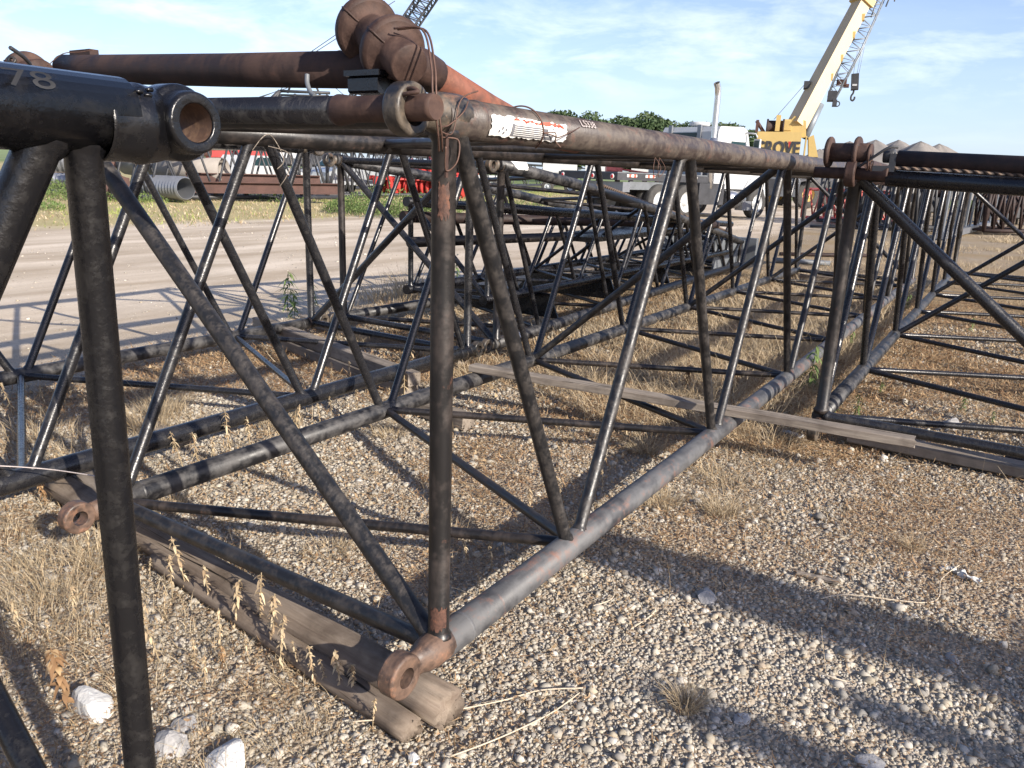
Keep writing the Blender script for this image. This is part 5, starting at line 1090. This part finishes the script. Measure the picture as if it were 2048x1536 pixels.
ibeam(at(372, 356, 29.5), at(640, 362, 31), .42, .35, 'brown', 'long rusty steel beam, upper of two beyond the road')
ibeam(at(372, 374, 29), at(680, 378, 30.5), .42, .35, 'brown', 'long rusty steel beam, lower of two beyond the road')
ibeam(at(60, 350, 30), at(130, 350, 30), .2, .6, 'rustdark', 'dark brown beam under the big corrugated pipe')
for i, (x0, y0, x1, y1, d, l) in enumerate([(60, 345, 145, 348, 30.4, 'top'), (62, 372, 140, 376, 29.8, 'middle'), (65, 383, 150, 388, 29.6, 'lowest')]):
    beam('timber_block', at(x0, y0, d), at(x1, y1, d), .25, .12, 'wood2', 'pale timber beyond the road at the far left, %s of three' % l, .01, .01, seed=60+i)
# brown plate with round cut-outs
b = MB(); X0 = at(205, 345, 27.4); nrm = (X0-CAM); nrm.z = 0; nrm.normalize(); rgt = Vector((nrm.y, -nrm.x, 0))
def plate_poly():
    o = []; w, h, rc = .85, 1.05, .42
    for a in range(90, -91, -15): o.append((-w+rc*math.cos(math.radians(a))*1.0, .25+rc*math.sin(math.radians(a))))
    o += [(-w, -h), (w, -h)]
    for a in range(-90, -271, -15): o.append((w+rc*math.cos(math.radians(a)), .25+rc*math.sin(math.radians(a))))
    o += [(w, h*.9), (-w, h*.9)]
    return o
b.prism([X0+rgt*x+UP*y*.95 for x, y in plate_poly()], nrm*.08); tag(b.build('steel_plate', 'brown', loc=X0), 'upright brown steel plate with round bites cut from both sides', 'plate')
# lattice booms lying beyond the road
def farboom(name, a, c, w, h, nb, mat, label, rc=.085, rl=.042, group='lattice booms beyond the road'):
    a, c = Vector(a), Vector(c); t = thing(name, label, 'crane boom section', (a.x, a.y, 0), group); d = (c-a).normalized(); s = Vector((-d.y, d.x, 0)).normalized(); L = (c-a).length
    P_ = lambda t_, i, j: a+d*(L*t_)+s*(w*i)+UP*(h*j)
    for i in (0, 1):
        for j in (0, 1): MB().tube(P_(0, i, j), P_(1, i, j), rc, 10).build('chord', mat, t)
    b = MB(); bb = MB()
    for k in range(nb):
        for i in (0, 1): b.tube(P_(k/nb, i, 0), P_((k+.5)/nb, i, 1), rl, 7); b.tube(P_((k+.5)/nb, i, 1), P_((k+1)/nb, i, 0), rl, 7)
        for j in (0, 1): bb.tube(P_(k/nb, 0, j), P_((k+.5)/nb, 1, j), rl*.9, 6); bb.tube(P_((k+.5)/nb, 1, j), P_((k+1)/nb, 0, j), rl*.9, 6)
        if k % 4 == 2: bb.tube(P_(k/nb, 0, 0), P_(k/nb, 1, 1), rl, 6)
    for k in (0, 1):
        for i in (0, 1): bb.tube(P_(k, i, 0), P_(k, i, 1), rl*1.5, 8)
    tag(b.build('side_lacing', mat, t), kind='stuff'); tag(bb.build('cross_lacing', mat, t), kind='stuff'); return t
p0, p1, p2, p3 = on(225, 402), on(705, 402), on(670, 400), on(1010, 394)
farboom('crane_boom_section', (p0.x, p0.y, .15), (p1.x, p1.y, .15), 1.9, 1.95, 8, 'dark', 'dark grey lattice boom lying beyond the road in front of the scrap pipes')
farboom('crane_boom_section', (p2.x-1.5, p2.y+1.0, .15), (p3.x, p3.y, .15), 1.9, 2.1, 10, 'dark', 'dark grey lattice boom lying beyond the road in front of the silver car')
p6, p7 = on(420, 384), on(900, 384)
farboom('crane_boom_section', (p6.x-2, p6.y, .15), (p7.x-2, p7.y, .15), 2.2, 2.3, 13, 'dark', 'dark lattice boom behind the row of dark ones beyond the road')
for i, (x, y, r, mt, l) in enumerate([(470, 386, .3, 'concrete', 'short tan pipe stub in the scrap beyond the road'), (560, 388, .22, 'rustdark', 'dark pipe stub in the scrap beyond the road, middle one'), (620, 386, .26, 'white', 'white drum lying in the scrap left of the silver car'), (755, 386, .3, 'silver', 'silver drum lying in the scrap right of the silver car')]):
    q = on(x, y); tag(MB().lathe((q.x, q.y, r), (-.5, .85, 0), [(0, 0), (0, r*.8), (.02, r*.8), (.02, r), (1.6, r), (1.6, r*.8), (1.62, 0)], 20).build('drum', mt, loc=(q.x, q.y, 0)), l, 'drum')
p4, p5 = on(880, 385), on(1180, 372)
farboom('crane_boom_section', (p4.x-4, p4.y, .2), (p5.x, p5.y, .2), 2.0, 2.2, 12, 'dark', 'dark lattice boom far beyond the road, behind the red implements')
# red combine-like machine
def facing(x, y, d):
    c = at(x, y, d); n = c-CAM; n.z = 0; n.normalize(); r = Vector((n.y, -n.x, 0)); g = Vector((c.x, c.y, 0)); s = d/F
    return c, r, n, g, s
c, r_, n_, g_, s_ = facing(500, 300, 40)
RM = thing('red_machine', 'bright red farm machine with grey panels far beyond the road', 'farm machine', g_)
def fb(root, name, mat, x0, y0, x1, y1, d, dep, bev=0.):
    a, e = at(x0, y1, d), at(x1, y0, d); nn = ((a+e)/2-CAM); nn.z = 0; nn.normalize(); rr_ = Vector((nn.y, -nn.x, 0)); m = (a+e)/2
    return MB().box(m+nn*dep/2, (abs((e-a) @ rr_), dep, abs(e.z-a.z)), (rr_, nn, UP), bev).build(name, mat, root)
fb(RM, 'body', 'red', 412, 286, 540, 318, 40, 2.4, .12); fb(RM, 'side_panel', 'red', 474, 292, 498, 320, 39.8, .2); fb(RM, 'side_panel', 'galv', 482, 304, 494, 313, 39.7, .05); fb(RM, 'vent', 'grey', 466, 296, 473, 302, 39.8, .1); fb(RM, 'lower_body', 'red', 505, 312, 545, 340, 40, 2., .1); fb(RM, 'grain_tank', 'red', 430, 270, 520, 288, 41, 2., .1)
fb(RM, 'white_panel', 'white', 545, 300, 610, 320, 41, 1.5, .1); fb(RM, 'panel_base', 'dark', 560, 318, 630, 326, 41, 1.4)
for x in (430, 520): c2 = at(x, 345, 40.3); wheel(RM, Vector((c2.x, c2.y, .75)), -n_, .75, .5, 'yellow', .5)
# vehicles
def car(px, py, d, L, H, fwd, mat, label, name='parked_car', pickup=False):
    p = on(px, py); T_, ax_ = local((p.x, p.y, 0), fwd); t = thing(name, label, 'car', (p.x, p.y, 0)); W_ = L*.4; s = L/4.6
    prof = [(-2.3, .35), (-2.3, .9), (-2.1, 1.05), (2.1-.7, 1.02), (2.25, .85), (2.3, .4)]
    b = MB(); b.prism([T_(x*s, -W_/2, z*s*H) for x, z in prof], ax_[1]*W_); body = b.build('body', mat, t)
    roof = [(-1.9, 1.04), (-1.35, 1.45), (.35, 1.47), (1.15, 1.02)] if not pickup else [(-.3, 1.04), (-.1, 1.6), (.9, 1.62), (1.5, 1.02)]
    b = MB(); b.prism([T_(x*s, -W_*.43, z*s*H) for x, z in roof], ax_[1]*W_*.86); b.build('roof', mat, t)
    wn = [(x*.86+(-.04), z) for x, z in roof]; zz = 1.09
    win = [(roof[0][0]+.28, zz), (roof[1][0]+.10, roof[1][1]-.07), (roof[2][0]-.06, roof[2][1]-.07), (roof[3][0]-.28, zz)]
    MB().prism([T_(x*s, -W_*.43-.012, z*s*H) for x, z in win], ax_[1]*.01).build('side_window', 'glass', t); MB().prism([T_(x*s, W_*.43+.002, z*s*H) for x, z in win], ax_[1]*.01).build('side_window', 'glass', t)
    b = MB(); b.prism([T_((roof[2][0]+.06)*s, -W_*.36, (roof[2][1]-.05)*s*H), T_((roof[3][0]-.06)*s, -W_*.4, 1.08*s*H), T_((roof[3][0]-.06)*s, W_*.4, 1.08*s*H), T_((roof[2][0]+.06)*s, W_*.36, (roof[2][1]-.05)*s*H)], ax_[0]*.03+UP*.015); b.build('windscreen', 'glass', t)
    for x in (-1.4, 1.4):
        for y in (-1, 1): wheel(t, T_(x*s, y*W_*.44, .33*s), ax_[1]*y, .33*s, .22*s, 'silver', .6)
    return t
car(520, 388, 30, 5.2, 1.1, (-.3, .95, 0), 'white', 'white car among the scrap beyond the road, left of the silver one')
car(690, 388, 30, 5.4, 1.15, (.1, -.99, 0), 'silver', 'silver car with dark windows beyond the road')
car(845, 384, 36, 5.0, 1.1, (.2, -.95, 0), 'dirtywhite', 'off-white car beyond the road behind the lattice booms')
# red implements
p = on(850, 386); RI = thing('red_implement', 'red farm implement with many frames and rollers beyond the road', 'farm implement', (p.x-3, p.y, 0)); rr = random.Random(4)
for k in range(16):
    a = at(770+k*11, 385, 42); b = MB(); 
    for j in range(4):
        c = Vector((a.x+rr.uniform(-.5, .5), a.y+rr.uniform(-1, 1), rr.uniform(.3, 1.9))); b.box(c, (rr.uniform(.1, .25), rr.uniform(.3, 1.4), rr.uniform(.08, .5)), bev=.0)
        b.tube(c, c+Vector((rr.uniform(-.6, .6), rr.uniform(-.8, .8), rr.uniform(-.9, .4))), .05, 6)
    b.tube((a.x, a.y-1.1, .9), (a.x, a.y+1.1, 1.0), .06, 6); b.disc(Vector((a.x, a.y-.4, .55)), (1, .2, 0), .45, .1, 18); b.build('frame_unit', 'red', RI)
# more stuff seen under the top chord: trucks and field line
def van(x0, y0, x1, y1, d, mat, label, dep=3, wheels=True):
    c, r_, n_, g_, s_ = facing((x0+x1)/2, (y0+y1)/2, d); t = thing('parked_truck', label, 'truck', g_); fb(t, 'body', mat, x0, y0, x1, y1, d, dep, .15)
    fb(t, 'chassis', 'dark', x0+2, y1-1, x1-2, y1+10, d+.4, dep-.8)
    for x in (x0+(x1-x0)*.15, x0+(x1-x0)*.8): q = at(x, y1+14, d+.2); wheel(t, Vector((q.x, q.y, .5)), -n_, .5, .3, 'silver', .5)
    fb(t, 'window', 'glass', x0+(x1-x0)*.70, y0+3, x0+(x1-x0)*.86, y0+(y1-y0)*.45, d-.02, .03)
    return t
van(890, 352, 1005, 372, 60, 'dirtywhite', 'white truck far behind, left of the main corner post'); van(1085, 322, 1155, 348, 62, 'white', 'white box truck far behind, above the left end of the flatbed'); van(1170, 318, 1215, 345, 66, 'white', 'small white truck far behind the flatbed deck'); van(1262, 322, 1320, 346, 68, 'white', 'white truck body far behind the reflective tape'); van(700, 345, 790, 366, 70, 'white', 'white truck far beyond the road behind the red implement'); van(1690, 352, 1762, 375, 64, 'white', 'white pickup far behind, between the hub and the right pipes'); van(1868, 350, 1900, 366, 70, 'white', 'white vehicle far behind the slatted panel'); van(1960, 372, 2040, 388, 60, 'white', 'white vehicle at the far right under the pipes')
# red jib rods above the deck
b = MB(); 
for (x0, y0, x1, y1) in ((1225, 336, 1330, 352), (1230, 330, 1360, 344), (1290, 350, 1370, 336), (1225, 345, 1345, 357)): b.tube(at(x0, y0, 34), at(x1, y1, 34.5), .05, 6)
b.box(at(1228, 332, 34), (.7, .6, .5), (VR, VA, UP), .05); tag(b.build('red_drawbar', 'redlattice', loc=on(1290, 420)), 'red folded drawbar behind the flatbed deck', 'farm implement')
# faded red lattice section
p0, p1 = on(1632, 446), on(1790, 452)
farboom('crane_boom_section', (p0.x, p0.y, .15), (p1.x+.4, p1.y+.5, .15), 1.5, 1.1, 8, 'redlattice', 'faded red lattice section lying far behind the corner of the right section', .06, .035, None)
# black stacked sections far right
for i, (x0, x1, y, w, h, mat, l) in enumerate([(1690, 1840, 455, 1.6, 1.9, 'dark', 'black lattice section lying far behind, left of the slatted panel'), (1775, 1900, 462, 1.4, 1.8, 'dark', 'black lattice section directly beside the slatted panel'), (1965, 2090, 470, 1.6, 1.5, 'rustdark', 'rust-brown lattice section at the far right edge')]):
    p0, p1 = on(x0, y), on(x1, y+3); farboom('crane_boom_section', (p0.x, p0.y, .15), (p1.x, p1.y, .15), w, h, 7, mat, l, .07, .045, None)
# slatted grey panel
b = thing('slatted_rack', 'grey steel rack with close upright slats, far behind the right section', 'rack', on(1900, 470))
a0, a1 = on(1882, 480), on(1990, 452); zt = 1.9
for k in range(13):
    q = a0.lerp(a1, k/12); o = MB().box(q+UP*(.25+zt/2-.06*k*.0), (.05, .22, zt), ((a1-a0).normalized().cross(UP), (a1-a0).normalized(), UP)); o.build('slat', 'grey', b)
dd = (a1-a0); Ld = dd.length; dd.normalize(); MB().box((a0+a1)/2+UP*.14, (Ld+.6, .3, .2), (dd, dd.cross(UP), UP)).build('base_beam', 'galv', b); MB().box((a0+a1)/2+UP*(.33+zt), (Ld+.4, .25, .14), (dd, dd.cross(UP), UP)).build('top_rail', 'galv', b)
# clutter of drilling heads / tackle at the far right
CL = [(1965, 445, .9, 'yellow'), (1985, 440, 1.2, 'dark'), (2010, 446, 1.0, 'rustdark'), (2034, 450, 1.1, 'dark'), (2060, 450, 1.1, 'yellow'), (1800, 440, 1.3, 'dark'), (1830, 436, 1.2, 'steelgrey'), (1855, 440, 1.4, 'dark')]
CLW = ['yellow machine part with pipes, left end of the clutter at the far right', 'dark winch-like machine part beside the slatted rack', 'rust-brown machine part in the clutter at the far right', 'dark machine part near the right edge', 'yellow machine part cut by the right edge', 'dark machine part seen between struts of the right section', 'blue-grey machine part seen between struts of the right section', 'dark tall machine part just left of the slatted rack']
for i, ((x, y, s, mt), l) in enumerate(zip(CL, CLW)):
    rr = random.Random(90+i); p = on(x, y); t = thing('machine_part', l, 'machine part', p)
    m = MB(); m.box(p+UP*s*.5, (s*.7, s*.6, s*.5), (VR, VA, UP), .06); m.build('housing', mt, t)
    m = MB(); m.lathe(p+UP*s*.95-VR*s*.4, VR, [(0, 0), (0, s*.3), (.06, s*.3), (.06, s*.18), (s*.7, s*.18), (s*.7, s*.3), (s*.76, s*.3), (s*.76, 0)], 20); m.build('drum', 'rustdark' if mt != 'rustdark' else 'dark', t)
    m = MB()
    for k in range(5): q = p+VR*rr.uniform(-.6, .6)*s+VA*rr.uniform(-.4, .4); m.tube(q, q+UP*rr.uniform(.8, 1.8)*s+VR*rr.uniform(-.3, .3), .05, 7)
    m.build('frame', 'dark' if mt != 'dark' else 'grey', t)
# loose pipes lying on the straw between the sections and the truck
for i, (x0, y0, x1, y1, r, mt, l) in enumerate([(1545, 520, 1660, 527, .05, 'grey', 'grey pipe lying on the straw beyond the foot of the tapered section'), (1560, 508, 1800, 512, .04, 'rustdark', 'thin brown pipe lying on the straw behind the grey one'), (1620, 452, 1860, 462, .05, 'dark', 'dark pipe lying in front of the faded red section')]):
    a, c = on(x0, y0, r), on(x1, y1, r); tag(MB().tube(a, c, r, 10).build('loose_pipe', mt, loc=a), l, 'pipe')
# low green rise on the horizon behind the road field
hv = []; HN = 90
for i in range(HN+1):
    g = math.radians(95+i*95/HN); 
    for rr_, z in ((260, -.5), (330, 3.0+1.5*math.sin(i*.21)), (520, 5.5+2*math.sin(i*.13+1)), (900, -2)): hv.append((math.cos(g)*rr_, math.sin(g)*rr_, z))
b = MB(); b.add(hv, [(i*4+j, (i+1)*4+j, (i+1)*4+j+1, i*4+j+1) for i in range(HN) for j in range(3)], True)
o = b.build('hills', plain('far_field', (.17, .22, .08), .95, 0, .3, .02, 0), loc=(0, 0, 0)); o['kind'] = 'structure'
# ================================================================== light
sun_dir = Vector((2.1, -.50, 1)).normalized(); el = math.asin(sun_dir.z); az = math.atan2(sun_dir.x, sun_dir.y)
sd = bpy.data.lights.new('sun', 'SUN'); sd.energy = 5.0; sd.angle = math.radians(.53); sd.color = (1, .915, .80); so = bpy.data.objects.new('sun', sd); col.objects.link(so)
so.rotation_euler = (-sun_dir).to_track_quat('-Z', 'Y').to_euler(); so.location = (20, -5, 15)
w = bpy.data.worlds.new('World'); scene.world = w; w.use_nodes = True; nt = w.node_tree; nt.nodes.clear()
out = nt.nodes.new('ShaderNodeOutputWorld'); bg = nt.nodes.new('ShaderNodeBackground'); nt.links.new(bg.outputs[0], out.inputs[0]); bg.inputs['Strength'].default_value = .115
sky = nd(nt, 'ShaderNodeTexSky', sky_type='NISHITA'); sky.sun_disc = False; sky.sun_elevation = el; sky.sun_rotation = az; sky.air_density = .9; sky.dust_density = 1.6; sky.ozone_density = 2.2; sky.altitude = 300
tc = nd(nt, 'ShaderNodeTexCoord'); sp = nd(nt, 'ShaderNodeSeparateXYZ'); nt.links.new(tc.outputs['Generated'], sp.inputs[0])
zc = fmath(nt, 'ADD', fmath(nt, 'MAXIMUM', sp.outputs[2], 0.), .10); cb = nd(nt, 'ShaderNodeCombineXYZ'); nt.links.new(fmath(nt, 'DIVIDE', sp.outputs[0], zc), cb.inputs[0]); nt.links.new(fmath(nt, 'DIVIDE', sp.outputs[1], zc), cb.inputs[1])
mpn = nd(nt, 'ShaderNodeMapping'); mpn.inputs['Rotation'].default_value = (0, 0, math.radians(32)); mpn.inputs['Scale'].default_value = (.55, 1.0, 1); mpn.inputs['Location'].default_value = (3.1, 1.7, 0); nt.links.new(cb.outputs[0], mpn.inputs[0])
cn = noise(nt, mpn.outputs[0], .95, 8, .62, .5); cn2 = noise(nt, mpn.outputs[0], .33, 3, .5)
cm = ramp(nt, fmath(nt, 'ADD', fmath(nt, 'MULTIPLY', cn, .7), fmath(nt, 'MULTIPLY', cn2, .35)), .50, .72)
hz = nd(nt, 'ShaderNodeMapRange'); hz.inputs[1].default_value = .0; hz.inputs[2].default_value = .06; nt.links.new(sp.outputs[2], hz.inputs[0])
cm = fmath(nt, 'MULTIPLY', fmath(nt, 'MULTIPLY', cm, .10), hz.outputs[0])
CLOUD = (7.4, 7.8, 8.4, 1)
# a band of small puffs low over the horizon
mp2 = nd(nt, 'ShaderNodeMapping'); mp2.inputs['Scale'].default_value = (1.0, 1.0, 3.6); mp2.inputs['Location'].default_value = (.6, .2, .35); nt.links.new(tc.outputs['Generated'], mp2.inputs[0])
pn = noise(nt, mp2.outputs[0], 7.5, 7, .6, .3); pn2 = noise(nt, mp2.outputs[0], 1.7, 2, .5)
band = ramp(nt, sp.outputs[2], .07, .13); band2 = ramp(nt, sp.outputs[2], .16, .30, (1, 1, 1, 1), (0, 0, 0, 1))
pm = fmath(nt, 'MULTIPLY', ramp(nt, fmath(nt, 'ADD', fmath(nt, 'MULTIPLY', pn, .7), fmath(nt, 'MULTIPLY', pn2, .35)), .50, .66), fmath(nt, 'MULTIPLY', band, band2))
hza = fmath(nt, 'MULTIPLY', fmath(nt, 'POWER', 2.718, fmath(nt, 'MULTIPLY', fmath(nt, 'MAXIMUM', sp.outputs[2], 0.), -5.)), .45)
skc = mix(nt, 1., sky.outputs[0], (.98, .95, 1.08, 1), 'MULTIPLY')
skc = mix(nt, hza, skc, (5.1, 6.2, 7.6, 1))
skc = mix(nt, fmath(nt, 'MULTIPLY', pm, .42), skc, CLOUD)
nt.links.new(mix(nt, cm, skc, CLOUD), bg.inputs[0])
scene.view_settings.view_transform = 'Standard'; scene.view_settings.look = 'None'; scene.view_settings.exposure = .80; scene.view_settings.gamma = 1
scene.render.engine = 'CYCLES'
scene.cycles.max_bounces = 6; scene.cycles.diffuse_bounces = 3; scene.cycles.transparent_max_bounces = 4
for t_ in list(bpy.data.objects):
    if '_base' in t_: del t_['_base']
